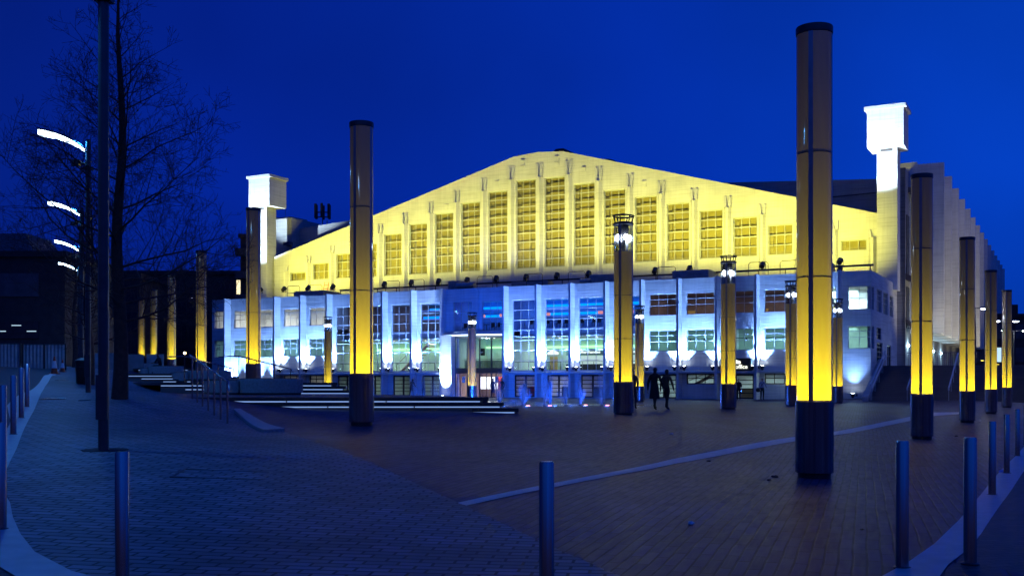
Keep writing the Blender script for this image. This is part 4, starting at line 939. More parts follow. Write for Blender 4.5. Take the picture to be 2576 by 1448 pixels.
m.loft([[(x, y, gz(x, y)+.0) for x, y in ring], [(tp.x+(x-tp.x)*.93, tp.y+(y-tp.y)*.93, gz(x, y)+.02) for x, y in ring], [(tp.x+(x-tp.x)*.3, tp.y+(y-tp.y)*.3, tp.z+.035) for x, y in ring]])
tag(m.build('bare_soil', BARK), 'dark ragged ring of soil round the near lamp post', 'soil patch', kind='structure')

# ------------------------------------------------------------------ bare winter trees
def bare_tree(label, x, y, z, H, seed, spread, dens, leaves=60):
    t = thing('bare_tree', label, 'tree', (x, y, z), 0, 'bare trees along the walkway')
    rnd = random.Random(seed); m = MB(); tw = MB(); lf = MB(); tr = []
    for i in range(15):
        h = H*i/14; tr.append(Vector((.06*math.sin(i*.9)+.02*i*.2, .05*math.cos(i*.7), h-.3 if i == 0 else h)))
    rad = [.24 if i == 0 else .2*(1-i/14.6)**.85+.006 for i in range(15)]
    m.path(tr, rad, 10); m.build('trunk', BARK, t, smooth=True)
    def at(f): q = f*14; i = min(13, int(q)); return tr[i].lerp(tr[i+1], q-i)
    tips = []
    def branch(p, d, L, r, lev):
        n = 5 if lev < 2 else 4 if lev < 3 else 3; pts = [p]; dd = d.copy()
        for i in range(n):
            dd = (dd+Vector((rnd.gauss(0, .12), rnd.gauss(0, .12), rnd.gauss(.07 if lev < 2 else .05, .1)))).normalized()
            pts.append(pts[-1]+dd*L/n)
        rr = [max(.004, r*(1-.8*i/n)) for i in range(n+1)]
        tw.path(pts, rr, 5 if lev == 1 else 4 if lev == 2 else 3, cap=False)
        if lev >= 4: tips.append(pts[-1]); return
        k = int(L*dens*(.8 if lev == 1 else 1.0 if lev == 2 else 1.5))+1
        k = min(k, 12 if lev == 1 else 7 if lev == 2 else 4)
        for j in range(k):
            f = rnd.uniform(.16, .98); q = f*n; i = min(n-1, int(q)); b = pts[i].lerp(pts[i+1], q-i); ax = (pts[i+1]-pts[i]).normalized()
            side = ax.orthogonal(); side.rotate(Matrix.Rotation(rnd.uniform(0, 6.283), 3, ax))
            nd = (ax*rnd.uniform(.45, .9)+side*rnd.uniform(.5, .9)+Vector((0, 0, .12))).normalized()
            branch(b, nd, L*rnd.uniform(.38, .66)*(1.1-.5*f), max(.004, r*.5*(1-.6*f)), lev+1)
    nb = int(44*dens/4)
    for i in range(nb):
        f = .17+.8*(i+rnd.random())/nb; a = i*2.4+rnd.uniform(-.4, .4)
        L = spread*(1-((f-.2)/.86))**.8*rnd.uniform(.75, 1.08)*(.75 if f < .22 else 1)
        up = .05+.75*f; d = Vector((math.cos(a), math.sin(a), up)).normalized()
        branch(at(f), d, max(.4, L), .04*(1-f)+.009, 1)
    tw.build('branches', BARK, t)
    for pnt in rnd.sample(tips, min(leaves, len(tips))):
        s = rnd.uniform(.03, .06); a = Vector((rnd.uniform(-1, 1), rnd.uniform(-1, 1), rnd.uniform(-.6, .2)))*s; b = a.orthogonal().normalized()*s*.7
        lf.add([pnt, pnt+a*.6+b, pnt+a*1.6, pnt+a*.6-b], [(0, 1, 2, 3)])
    lf.build('dead_leaves', LEAF, t); return t
bare_tree('tall bare tree with a dense twiggy crown beside the near lamp post', -10.75, 29.6, gz(-10.75, 29.6), 11.6, 5, 4.3, 4.3, 70)
bare_tree('smaller looking bare tree behind the first street lamp with a lit head', -17.6, 45, gz(-17.6, 45), 9.5, 8, 3.3, 2.9, 20)
bare_tree('bare tree in the distance behind the bins on the walkway', -23.5, 60, gz(-23.5, 60), 9.5, 11, 3.4, 2.7, 0)
bare_tree('farthest bare tree at the top of the walkway', -31.5, 78, gz(-31.5, 78), 9.5, 14, 3.4, 2.5, 0)

# ------------------------------------------------------------------ lit terraces and planters climbing to the left
def terrace(label, z_top, edges, back, dz=.152):
    """edges: for each tread, bottom to top, ((xl, yl), (xr, yr)) of its nosing"""
    t = thing('terrace_steps', label, 'steps', (0, 0, 0), 0, 'terrace flights with lit nosings')
    n = len(edges)
    for i, (l, r_) in enumerate(edges):
        z = z_top-dz*(n-1-i); l = Vector(l); r_ = Vector(r_); d = (r_-l).normalized(); nn = Vector((-d.y, d.x))
        if i == n-1: poly = [l, r_]+[Vector(q) for q in back]
        else: poly = [l, r_, r_+nn*.62, l+nn*.62]
        m = MB(); m.prism([(q.x, q.y) for q in poly], z-.108, z); m.build('tread' if i < n-1 else 'landing', STEPST if i < n-1 else [STEPST, PLAZA], t)
        if i == n-1: kids_ = [o for o in bpy.data.objects if o.name.startswith('landing')][-1]; kids_.data.polygons[1].material_index = 1
        m = MB(); a = l+nn*.1; b = r_-d*.1+nn*.1; e = b+nn*.3; c = a+nn*.3
        m.prism([(a.x, a.y), (b.x, b.y), (e.x, e.y), (c.x, c.y)], z-.9, z-.109); m.build('riser', DARKC, t)
        m = MB(); L = (b-a).length; k = max(1, int(L/2.4))
        for j in range(k):
            p0 = a.lerp(b, j/k)+d*.02; p1 = a.lerp(b, (j+1)/k)-d*.02; q = nn*-.025
            m.prism([((p0+q).x, (p0+q).y), ((p1+q).x, (p1+q).y), (p1.x-nn.x*.002, p1.y-nn.y*.002), (p0.x-nn.x*.002, p0.y-nn.y*.002)], z-.142, z-.113)
        m.build('light_strip', E_STEP, t)
    # retaining wall under the landing
    m = MB(); bp = [Vector(edges[-1][1])]+[Vector(q) for q in back]
    for p, q in zip(bp, bp[1:]):
        d = (q-p).normalized(); nn = Vector((-d.y, d.x))*.2
        pi, qi = p+nn, q+nn; m.prism([((p+nn*.15).x, (p+nn*.15).y), ((q+nn*.15).x, (q+nn*.15).y), (qi.x, qi.y), (pi.x, pi.y)], z_top-1.6, z_top-.11)
    m.build('retaining_wall', STEPST, t); return t
TL = 'nearest, longest flight of lit steps across the front of the terrace'
terrace(TL, 1.19, [((-1.15, 31.3), (.19, 31.3)), ((-7.9, 31.5), (-.24, 31.7)), ((-9.6, 31.85), (-.69, 32.1))], [(-6.1, 42.4), (-14.6, 43.6)])
terrace('second flight of lit steps behind the first planter wall', 1.63, [((-11.6, 41.6), (-6.15, 41.9)), ((-12.7, 42.0), (-6.5, 42.35)), ((-13.8, 42.45), (-6.9, 42.8))], [(-14.8, 58.2), (-21.0, 57.6)], .147)
terrace('third flight of lit steps, small and high up to the left', 2.1, [((-18.1, 56.1), (-14.2, 56.4)), ((-19.4, 56.6), (-14.5, 56.9)), ((-20.6, 57.1), (-14.9, 57.4))], [(-21.5, 75.6), (-27.6, 75)], .15)
terrace('farthest flight of lit steps at the upper left', 2.62, [((-24.2, 74.0), (-21.6, 74.2)), ((-24.9, 74.5), (-21.9, 74.7)), ((-25.9, 75), (-22.3, 75.2))], [(-30, 95), (-36, 94)], .15)
def planter(label, x0, x1, y0, zb, zt, L, sl=-.39):
    t = thing('planter_wall', label, 'planter', (0, 0, 0), 0, 'curved stone planter walls round the columns')
    w = x1-x0; pts = []
    for i in range(13):
        f = i/12; pts.append((x0+w*f, y0-.32*math.sin(math.pi*f)*min(1, w/2)))
    c = .12; pts[0] = (x0+c*.3, y0+.05); pts[-1] = (x1-c*.3, y0+.05)
    back = [(x1+sl*L, y0+L), (x0+sl*L, y0+L)]
    m = MB(); poly = pts+back; cx = sum(p[0] for p in poly)/len(poly); cy = sum(p[1] for p in poly)/len(poly)
    sh = lambda k: [(cx+(x-cx)*k, cy+(y-cy)*k) for x, y in poly]
    m.loft([[(x, y, zb+.06) for x, y in poly], [(x, y, zt-.02) for x, y in poly], [(x, y, zt) for x, y in sh(.99)]]); m.build('wall', STONE, t)
    m = MB(); m.loft([[(x, y, zb-.4) for x, y in sh(.95)], [(x, y, zb+.06) for x, y in sh(.95)]]); m.build('recessed_base', STEPST, t)
    m = MB(); m.loft([[(x, y, zt-.01) for x, y in sh(.86)], [(x, y, zt+.03) for x, y in sh(.84)]]); m.build('soil', BARK, t); return t
planter('nearest large curved planter wall on the first landing', -9.7, -7.42, 38.6, 1.2, 1.755, 7.2)
planter('small low block left of the nearest planter wall', -10.75, -9.75, 38.9, 1.2, 1.69, 3)
planter('second curved planter wall, behind the handrail', -16.7, -14.5, 56, 1.75, 2.24, 7.8)
planter('small low block left of the second planter wall', -17.65, -16.75, 56.3, 1.66, 2.14, 3)
planter('third curved planter wall with a person sitting on it', -24.5, -22.1, 73, 2.16, 2.73, 8.6)
planter('small low block left of the third planter wall', -25.1, -24.55, 73.3, 2.1, 2.6, 3)
planter('farthest curved planter wall at the upper left', -32.3, -30.4, 92, 2.72, 3.26, 10)
# sloping handrail beside the steps
H = thing('handrail', 'steel handrail on seven posts sloping down beside the first steps', 'handrail')
pp = [(575, 1076), (553.5, 1062), (535, 1047), (518.5, 1034), (503.5, 1019), (490.5, 1009), (478, 1000)]
w0 = Vector((-6.75, 25.7)); w1 = Vector((-9.15, 31.0)); top = []
for i in range(7):
    q = w0.lerp(w1, (i/6)); z = gz(q.x, q.y); zt = .62+1.03+(1.2-.62)*i/6+.13*(i/6); top.append((q.x, q.y, zt))
    MB().lathe([(.024, -.1), (.024, zt-z-.05), (.016, zt-z)], 12).build('post', STEEL, H, (q.x, q.y, z), smooth=True)
a, b = Vector(top[0]), Vector(top[-1]); d = (a-b).normalized()
MB().path([b-d*.5, b, a, a+d*.12, a+d*.2+Vector((0, 0, -.06)), a+d*.22+Vector((0, 0, -.2))], .03, 10).build('rail', STEEL, H, smooth=True)
H2 = thing('handrail', 'thin far handrails in front of the white left end of the hall', 'handrail'); m = MB()
for dx in (0, 2.2):
    a = Vector((-13.3+dx, 44, 2.7)); b = Vector((-10.7+dx, 41.6, 2.15)); m.path([a-Vector((1.2, -1.4, 0)), a, b, b+Vector((.1, 0, -.15))], .024, 8)
    for f in (0, .35, .7, 1): q = a.lerp(b, f); m.path([q, (q.x, q.y, 1.4)], .02, 6)
m.build('rail', STEEL, H2)

# ------------------------------------------------------------------ broad stair at the right end of the hall
ST = thing('stone_stair', 'broad dark stair rising to the podium at the right end of the hall', 'stairs', (O.x, O.y, 0), BROT)
nst = 19; v0, dv, z0, dzs = -3.0, .39, .13, .151; ue = 13.6
m = MB()
for i in range(nst): m.box(2.75, ue, v0+dv*i, v0+dv*(i+1)+.02, -.2, z0+dzs*(i+1)); 
m.build('flight', DARKC, ST)
m = MB()
for i in range(nst): m.box(2.75, ue, v0+dv*i-.025, v0+dv*i+.05, z0+dzs*(i+1)+.002, z0+dzs*(i+1)+.012)
m.build('nosings', STEPST, ST)
zp = z0+dzs*nst; vp = v0+dv*nst
MB().box(2.3, ue+.3, vp+.02, 120, -.2, zp-.004).build('podium', DARKC, ST)
for ua, ub in ((2.32, 2.74), (ue+.01, ue+.45)):
    m = MB(); m.loft([[(ua, v0-.35, -.3), (ub, v0-.35, -.3), (ub, v0-.35, .55), (ua, v0-.35, .55)], [(ua, v0+.2, -.3), (ub, v0+.2, -.3), (ub, v0+.2, .75), (ua, v0+.2, .75)], [(ua, vp, -.3), (ub, vp, -.3), (ub, vp, zp+.55), (ua, vp, zp+.55)], [(ua, vp+1.5, -.3), (ub, vp+1.5, -.3), (ub, vp+1.5, zp+.55), (ua, vp+1.5, zp+.55)]]); m.build('side_wall', GREYC, ST)
m = MB()
def rail(u, h0=.95):
    m = MB(); a = (u, v0+.1, z0+dzs+h0); b = (u, vp, zp+h0)
    m.path([(u, v0+.1, a[2]-.18), a, b, (u, vp+.3, zp+h0)], .06, 8)
    for f in (.0, .25, .5, .75, 1): m.path([(u, v0+.1+(vp-v0-.1)*f, a[2]+(b[2]-a[2])*f), (u, v0+.1+(vp-v0-.1)*f, a[2]+(b[2]-a[2])*f-h0)], .022, 6)
    m.build('stair_rail', FRAME, ST)
for u in (5.5, 8.4, 11.2): rail(u)
for u in (2.85, ue+.2): rail(u, 1.2); rail(u+.1, .9)
m = MB()
for i in range(34): u = 4.6+i*.16; m.box(u, u+.02, vp+.5, vp+.52, zp, zp+1.05)
m.path([(4.5, vp+.51, zp+1.05), (10, vp+.51, zp+1.05)], .02, 6); m.build('landing_barrier', STEEL, ST)
m = MB(); q = [bw(ue+.45, -3.2), bw(ue+.45, 8), bw(ue+.6, 20), bw(ue+2.5, 32), bw(ue+6.5, 42), bw(ue+11, 47)]
rings = []
for i, p in enumerate(q):
    zt = (1.0, 3.3, 3.5, 3.7, 3.8, 3.9)[i]; d = (q[min(i+1, 5)]-q[max(i-1, 0)]).normalized(); s = Vector((d.y, -d.x, 0))*.18
    rings.append([(p.x-s.x, p.y-s.y, -.5), (p.x+s.x, p.y+s.y, -.5), (p.x+s.x, p.y+s.y, zt), (p.x-s.x, p.y-s.y, zt)])
RW = thing('retaining_wall', 'curved grey retaining wall beside the ramp to the right of the stair', 'wall'); m.loft(rings); m.build('wall', GREYC, RW)
m = MB()
for i in range(5):
    for k in range(8):
        p = q[i].lerp(q[i+1], k/8); z_ = (1.0, 3.3, 3.5, 3.7, 3.8, 3.9); zz = z_[i]+(z_[i+1]-z_[i])*k/8
        if i > 0: m.box(p.x-.02, p.x+.02, p.y-.02, p.y+.02, zz, zz+.75)
    if i: 
        for hh in (.3, .75): m.path([(q[i].x, q[i].y, z_[i]+hh), (q[i+1].x, q[i+1].y, z_[i+1]+hh)], .025, 5)
m.build('wall_rail', DSTEEL, RW)
RA = [Vector((p.x+.4, p.y)) for p in q[0:]]; RB = [Vector((35, 66)), Vector((44, 84)), Vector((50, 96)), Vector((58, 112)), Vector((66, 122)), Vector((74, 128))]
sheet('ramp_paving', RA, RB, BAND, .008, 'paved ramp climbing away beyond the right column row', 'paving', 50, 8)

# ------------------------------------------------------------------ fountain
rnd = random.Random(21)
FJ = [(.56,58),(1.74,58.6),(2.9,58.2),(4.75,57.6),(-.7,59.5),(3.8,60.5),(-2.2,61.5),(-4.6,66),(-5.6,68.5),(-6.4,71),(2.2,62),(.6,61.5),(5.9,58.8),(-3.4,63.5)]
for i, (x, y) in enumerate(FJ):
    z = gz(x, y)
    side = 'left' if x < -3 else 'middle' if x < 2.5 else 'right'
    t = thing('fountain_jet', 'thin blue lit water jet in the %s of the fountain, before the entrance doors' % side, 'fountain', (x, y, z), 0, 'fountain jets at the %s of the fountain' % side)
    m = MB(); h = rnd.uniform(1.9, 2.6)
    for k in range(11):
        a, d = rnd.uniform(0, 6.28), abs(rnd.gauss(0, .3)); hh = h*rnd.uniform(.6, 1.05)*(1-d*.9)
        pts = [(d*f*math.cos(a)+rnd.gauss(0, .008), d*f*math.sin(a)+rnd.gauss(0, .008), hh*f) for f in (0, .2, .4, .6, .8, 1)]
        m.path(pts, [.03, .07, .1, .12, .1, .03], 7)
    m.build('spray', JET, t, smooth=True)
    MB().lathe([(.1, 0), (.1, .03), (.03, .05)], 12).build('nozzle', DSTEEL, t)
    if i in (0, 1, 3, 5, 12, 6): MB().lathe([(.1, .0), (.1, .035), (.07, .05)], 12, (.3, -.3, 0)).build('pool_lamp', E_PINK, t)
    light('jet_light', 'POINT', (.25, -.6, .4), 30, (.04, .17, 1), t, shadow_soft_size=.1)
    w_ = light('wash_light', 'SPOT', (0, .45, .25), 3400, (.01, .1, 1), t, spot_size=R(34), spot_blend=.7, shadow_soft_size=.08); aim(w_, bw(-33.5+1.3*(i-6), 1, 4.2)-Vector((x, y, z)))

# ------------------------------------------------------------------ people
def person(label, loc, rz, h, jacket, trousers, hairm=None, pose='stand', lean=0., step=.0, arms=((12, 8), (12, 8)), bag=None, hood=False, group=None, bulk=1.0, long_coat=False):
    """one continuous skinned body; arms = (swing forward, bend) degrees for each side; facing -Y"""
    t = thing('person', label, 'person', loc, rz, group)
    s = h/1.75; V = []; E = []; RD = []
    def v(p, r, par=None):
        V.append(Vector(p)*s); RD.append(r*s*1.0); i = len(V)-1
        if par is not None: E.append((par, i))
        return i
    sit = pose == 'sit'; zp = .93 if not sit else .5
    pel = v((0, 0, zp), .125*bulk)
    ln = math.sin(R(lean)); 
    wa = v((0, -.03*ln, zp+.16), .118*bulk, pel); ch = v((0, -.22*ln, zp+.36), .142*bulk, wa); sh = v((0, -.33*ln, zp+.5), .105*bulk, ch)
    nk = v((0, -.40*ln-.01, zp+.6), .055, sh); h0 = v((0, -.44*ln-.025, zp+.68), .082, nk); h1 = v((0, -.46*ln-.02, zp+.77), .092, h0); v((0, -.47*ln, zp+.83), .055, h1)
    hands = []
    for sd in (-1, 1):
        if sit:
            hp = v((.1*sd, -.05, zp-.01), .09, pel); kn = v((.13*sd, -.46, zp+.02), .062, hp); an = v((.13*sd, -.48, .09), .042, kn); v((.14*sd, -.66, .045), .036, an)
        else:
            st = step*sd; hp = v((.095*sd, 0, zp-.07), .098*bulk, pel); kn = v((.1*sd, -.04-.24*st, .49+.02*abs(st)), .066, hp)
            ay = -.38*st if st > 0 else -.30*st; az = .085+(.10*-st if st < 0 else 0)
            an = v((.1*sd, ay+.03, az), .046, kn); v((.11*sd, ay-.15, max(.035, az-.045)), .036, an)
        sw, bd = arms[0] if sd < 0 else arms[1]
        s0 = v((.17*sd*bulk, -.33*ln, zp+.47), .068*bulk, sh)
        d = Vector((.16*sd, -math.sin(R(sw)), -math.cos(R(sw)))).normalized(); el = Vector((.2*sd*bulk, -.33*ln, zp+.45))+d*.29
        e = v(el, .05*bulk, s0); d2 = Vector((-.12*sd*(bd > 30), -math.sin(R(sw+bd)), -math.cos(R(sw+bd)))).normalized()
        w_ = v(el+d2*.25, .033, e); pm = v(el+d2*.32, .036, w_); hands.append((el+d2*.33, d2, sd))
    me = bpy.data.meshes.new('body'); me.from_pydata(V, E, []); o = bpy.data.objects.new('body', me); COL.objects.link(o)
    sk = o.modifiers.new('skin', 'SKIN'); sk.use_smooth_shade = True
    for i, sv in enumerate(me.skin_vertices[0].data): sv.radius = (RD[i], RD[i]*(.82 if i in (0, 1, 2, 3) else 1)); sv.use_root = (i == 0)
    o.modifiers.new('sub', 'SUBSURF').levels = 1
    bpy.context.view_layer.update(); dg = bpy.context.evaluated_depsgraph_get()
    nm = bpy.data.meshes.new_from_object(o.evaluated_get(dg)); bpy.data.objects.remove(o)
    vs = [tuple(x.co) for x in nm.vertices]; fs = [tuple(p.vertices) for p in nm.polygons]
    mb = MB(); mb.v = vs; mb.f = fs; zh = (zp+.575)*s
    hp_ = [q[0]*s for q in hands]
    for f in fs:
        c = sum((Vector(vs[i]) for i in f), Vector())/len(f)
        if c.z > zh: k = 2 if (c.y > -.02*s-.44*ln*s or c.z > (zp+.775)*s or hood) else 0
        elif min((c-q).length for q in hp_) < .075*s: k = 0
        elif c.z < .1*s: k = 4
        elif c.z < (zp+.03)*s if not long_coat else c.z < .45*s: k = 3
        else: k = 1
        mb.m.append(k)
    mb.cur = 0
    for pos, d, sd in hands:                                # palm runs into five fingers
        ax = d.cross(Vector((sd, 0, .2))).normalized()
        for fi, (off, L) in enumerate(((-.03, .055), (-.01, .07), (.01, .068), (.03, .055))):
            p = (pos+d*.03+ax*off)*s; q = p+(d*L*.6)*s; mb.path([p, q, q+(d*.7-Vector((sd*.5, 0, 0)))*L*.5*s], [.009*s, .009*s, .007*s], 5)
        p = (pos-ax*.03)*s; mb.path([p, p+(d*.4-ax*.7)*.045*s, p+(d*.9-ax*.7)*.06*s], [.012*s, .01*s, .008*s], 5)
    hx = Vector((0, -.46*ln-.02, zp+.735))*s
    mb.path([hx+Vector((0, -.085, .03))*s, hx+Vector((0, -.112, -.005))*s, hx+Vector((0, -.085, -.01))*s], [.008*s, .016*s, .01*s], 5)
    for sd in (-1, 1): mb.sphere(tuple(hx+Vector((.092*sd, .005, .005))*s), (.014*s, .024*s, .034*s), 6, 4)
    mb.cur = 4
    for sd in (-1, 1): mb.sphere(tuple(hx+Vector((.033*sd, -.082, .035))*s), .011*s, 6, 4)
    mb.path([hx+Vector((-.028, -.086, -.045))*s, hx+Vector((.028, -.086, -.045))*s], .006*s, 4)
    mb.build('body', [SKIN, jacket, hairm or HAIR, trousers, BLK], t, smooth=True)
    if long_coat:
        m = MB(); m.lathe([(.2*bulk*s, .48*s), (.175*bulk*s, .7*s), (.15*bulk*s, .95*s), (.14*s, 1.1*s)], 16, cap=False); m.build('coat', jacket, t, smooth=True)
    if bag == 'side':
        m = MB(); m.sphere((-.3*s, .08*s, .82*s), (.2*s, .14*s, .19*s), 12, 8); m.build('shoulder_bag', BRN, t, smooth=True)
        MB().path([(-.26*s, .0, .95*s), (-.1*s, -.15*s, 1.2*s), (.12*s, -.1*s, 1.42*s), (.14*s, .06*s, 1.42*s)], .018*s, 5).build('bag_strap', BRN, t)
    if bag == 'back':
        m = MB(); m.cbox(-.17*s, .17*s, .1*s, .3*s, 1.0*s, 1.45*s, .05*s); m.build('backpack', BLK, t)
    return t
def on(px, py): p = ground_pt(px, py); return (p.x, p.y, p.z)
person('big dark walking figure nearest the camera, in a long black coat, right of the fountain', (5.95, 45.2, gz(5.95, 45.2)), R(150), 1.78, BLK, BLK, lean=4, step=.8, arms=((20, 15), (-14, 10)), long_coat=True, bulk=1.12)
person('dark walking figure in black beside the lantern column, left of the long coated walker', (5.15, 46.3, gz(5.15, 46.3)), R(165), 1.7, BLK, NAVY, step=-.7, arms=((-15, 12), (18, 15)), bag='back')
person('brownish dark walking figure behind the two walkers, right of the fountain', (6.55, 45.9, gz(6.55, 45.9)), R(140), 1.72, BRN, BLK, step=.6, arms=((15, 12), (-15, 10)))
person('person in a pale blue shirt with a shoulder bag right of the box office door', (20.3, 87.9, gz(20.3, 87.9)), R(8), 1.76, GREYS, BLK, arms=((14, 22), (26, 40)), bag='side', bulk=1.12)
person('person in dark clothes with a rucksack at the box office door', (18.55, 88.6, gz(18.55, 88.6)), R(-20), 1.72, BLK, BLK, arms=((10, 40), (18, 60)), bag='back')
person('person in a dark knee length coat, left of a pair outside the main entrance doors', (-1.72, 97.9, .27), R(20), 1.72, NAVY, BLK, arms=((8, 20), (8, 15)), long_coat=True)
person('person in dark clothes, right of a pair outside the main entrance doors', (-.88, 97.5, .27), R(-30), 1.75, BLK, BLK, arms=((15, 35), (8, 20)))
person('stooping dark hooded figure before the glazed doors left of the white pylon', (-9.3, 100.2, .3), R(60), 1.66, BRN, BLK, lean=16, step=.5, arms=((35, 30), (20, 30)), bulk=1.35, hood=True)
person('blue lit dark figure beside the lantern column at the main entrance', (-3.6, 99.0, .27), R(10), 1.7, BLUEC, NAVY, arms=((10, 25), (6, 12)))
p_ = bw(-24.0, 4.6, 2.46); person('taller of two people seen from behind through the tall window at the counter', tuple(p_), R(170), 1.78, NAVY, NAVY, arms=((6, 10), (12, 60)))
p_ = bw(-23.1, 4.8, 2.46); person('shorter of two people in a brown coat seen through the tall window at the counter', tuple(p_), R(195), 1.68, BRN, BRN, long_coat=True, arms=((8, 14), (8, 30)))
p_ = bw(8.9, 5.2, 3.0); person('person in a blue and white jacket and red trousers at the top of the stair', tuple(p_), R(160), 1.8, BLUEC, REDC, arms=((10, 10), (8, 10)))
person('hunched dark silhouette sitting on the third planter wall', (-23.8, 73.35, 2.25), R(-50), 1.75, BLK, BLK, pose='sit', lean=22, arms=((35, 50), (35, 50)), bulk=1.25, hood=True)

# ------------------------------------------------------------------ things on the walkway
def cone(label, x, y, z):
    t = thing('traffic_cone', label, 'traffic cone', (x, y, z), .3, 'traffic cones by the hoardings')
    m = MB(); m.cbox(-.19, .19, -.19, .19, 0, .04, .01); m.build('base', REDP, t)
    MB().lathe([(.15, .04), (.115, .25)], 20).lathe([(.065, .56), (.03, .75), (.02, .76)], 20).build('shell', REDP, t, smooth=True); MB().lathe([(.116, .251), (.066, .559)], 20).build('white_sleeve', WHITEP, t, smooth=True); return t
ct = cone('traffic cone in front of the left corrugated hoarding', -29.6, 62.2, gz(-29.6, 62.2))
dup(ct, (-26.4, 62.5, gz(-26.4, 62.5)), .8, 'largest traffic cone at the right end of the corrugated hoarding').scale = (1.3, 1.3, 1.35)
dup(ct, (-27.8, 67, gz(-27.8, 67)), .1, 'small traffic cone before the flat grey hoarding')
def corr(name, label, x0, x1, y0, y1, zb, zt, gap):
    t = thing(name, label, 'hoarding'); a = Vector((x0, y0)); b = Vector((x1, y1)); d = (b-a).normalized(); nn = Vector((-d.y, d.x)); L = (b-a).length
    m = MB(); k = int(L/.11); top = []; bot = []
    for i in range(k+1):
        p = a+d*(L*i/k)+nn*(.045 if i % 2 else 0); top.append((p.x, p.y, zt)); bot.append((p.x, p.y, zb))
    m.loft([[*bot], [*top]], cap=False, closed=False); m.build('sheet', TIN, t)
    m = MB()
    for f in (0, .5, 1): p = a+d*L*f-nn*.05; m.box(p.x-.04, p.x+.04, p.y-.04, p.y+.04, zb-.3, zt+.06)
    m.path([(a.x-nn.x*.04, a.y-nn.y*.04, zt+.02), (b.x-nn.x*.04, b.y-nn.y*.04, zt+.02)], .03, 4); m.build('post', DSTEEL, t); return t
corr('corrugated_hoarding', 'corrugated metal hoarding at the left edge, first panel', -36.5, -31.75, 69.5, 70, 2.5, 4.12, 0)
corr('corrugated_hoarding', 'corrugated metal hoarding panel behind the traffic cones', -31.6, -28.9, 70, 70.2, 2.45, 4.08, 0)
t = thing('board_hoarding', 'flat grey board hoarding beyond the traffic cones', 'hoarding')
for i in range(4):
    x = -29.9+i*1.25; y = 76+i*.5; zb = gz(x, y)-.2
    MB().box(x, x+1.22, y, y+.06, zb, 3.7-.03*i+.05*(i % 2)).build('board', BOARD if i % 3 else TIN, t)
z = gz(-18.0, 45.2); t = thing('litter_bin', 'round dark litter bin beside the street lamps on the walkway', 'bin', (-17.9, 45.2, z))
MB().lathe([(.24, 0), (.27, .04), (.3, .85), (.31, .9)], 24).build('body', BLACKP, t, smooth=True); MB().lathe([(.33, .9), (.33, .97), (.2, 1.05), (.05, 1.08)], 24).build('lid', BLACKP, t, smooth=True)
MB().path([(-.2, -.22, .5), (-.2, -.3, .7), (.2, -.3, .7), (.2, -.22, .5)], .015, 6).build('handle', DSTEEL, t)
t = thing('service_cover', 'thin metal frame of a service cover set in the walkway paving', 'manhole cover', tuple(ground_pt(560, 1193)), R(4))
zz = lambda x, y: gz(t.location.x+x, t.location.y+y)-t.location.z+.013
for x0, y0, x1, y1 in ((-.62, -.4, .62, -.36), (-.62, .36, .62, .4), (-.62, -.36, -.58, .36), (.58, -.36, .62, .36)):
    m = MB(); m.loft([[(x0, y0, zz(x0, y0)-.03), (x1, y0, zz(x1, y0)-.03), (x1, y1, zz(x1, y1)-.03), (x0, y1, zz(x0, y1)-.03)], [(x0, y0, zz(x0, y0)), (x1, y0, zz(x1, y0)), (x1, y1, zz(x1, y1)), (x0, y1, zz(x0, y1))]]); m.build('frame', DSTEEL, t)
for i, (pa, pb, lab) in enumerate((((98, 1005), (163, 1003.5), 'long bright metal strip across the walkway before the tree'), ((197, 1008.5), (224, 1007.5), 'short bright metal strip beside the tree pit'), ((138, 957), (170, 957), 'thin bright metal strip higher up the walkway'))):
    a, b = ground_pt(*pa), ground_pt(*pb); m = MB(); m.loft([[(a.x, a.y, a.z-.05), (b.x, b.y, b.z-.05), (b.x, b.y+.12, b.z-.04), (a.x, a.y+.12, a.z-.04)], [(a.x, a.y, a.z+.03), (b.x, b.y, b.z+.03), (b.x, b.y+.12, b.z+.035), (a.x, a.y+.12, a.z+.035)]]); tag(m.build('metal_strip', STEEL), lab, 'drain')  # plain raised steel strips added on the walkway paving
# crowd barrier by the blank wall right of the fountain
t = thing('crowd_barrier', 'grey crowd barrier against the wall left of the box office door', 'barrier', tuple(bw(-11.8, .3, gz(14.9, 91.5))), BROT)
m = MB(); m.path([(-1.2, 0, .15), (-1.2, 0, 1.02), (-1.1, 0, 1.1), (1.1, 0, 1.1), (1.2, 0, 1.02), (1.2, 0, .15), (-1.2, 0, .15)], .022, 6); m.build('frame', TIN, t)
m = MB()
for i in range(18): m.path([(-1.08+i*.127, 0, .15), (-1.08+i*.127, 0, 1.1)], .009, 4)
m.build('bars', TIN, t); MB().path([(-.9, -.3, .02), (-.9, .3, .02)], .02, 5).path([(.9, -.3, .02), (.9, .3, .02)], .02, 5).path([(-.9, 0, .02), (-.9, 0, .15)], .02, 5).path([(.9, 0, .02), (.9, 0, .15)], .02, 5).build('feet', TIN, t)
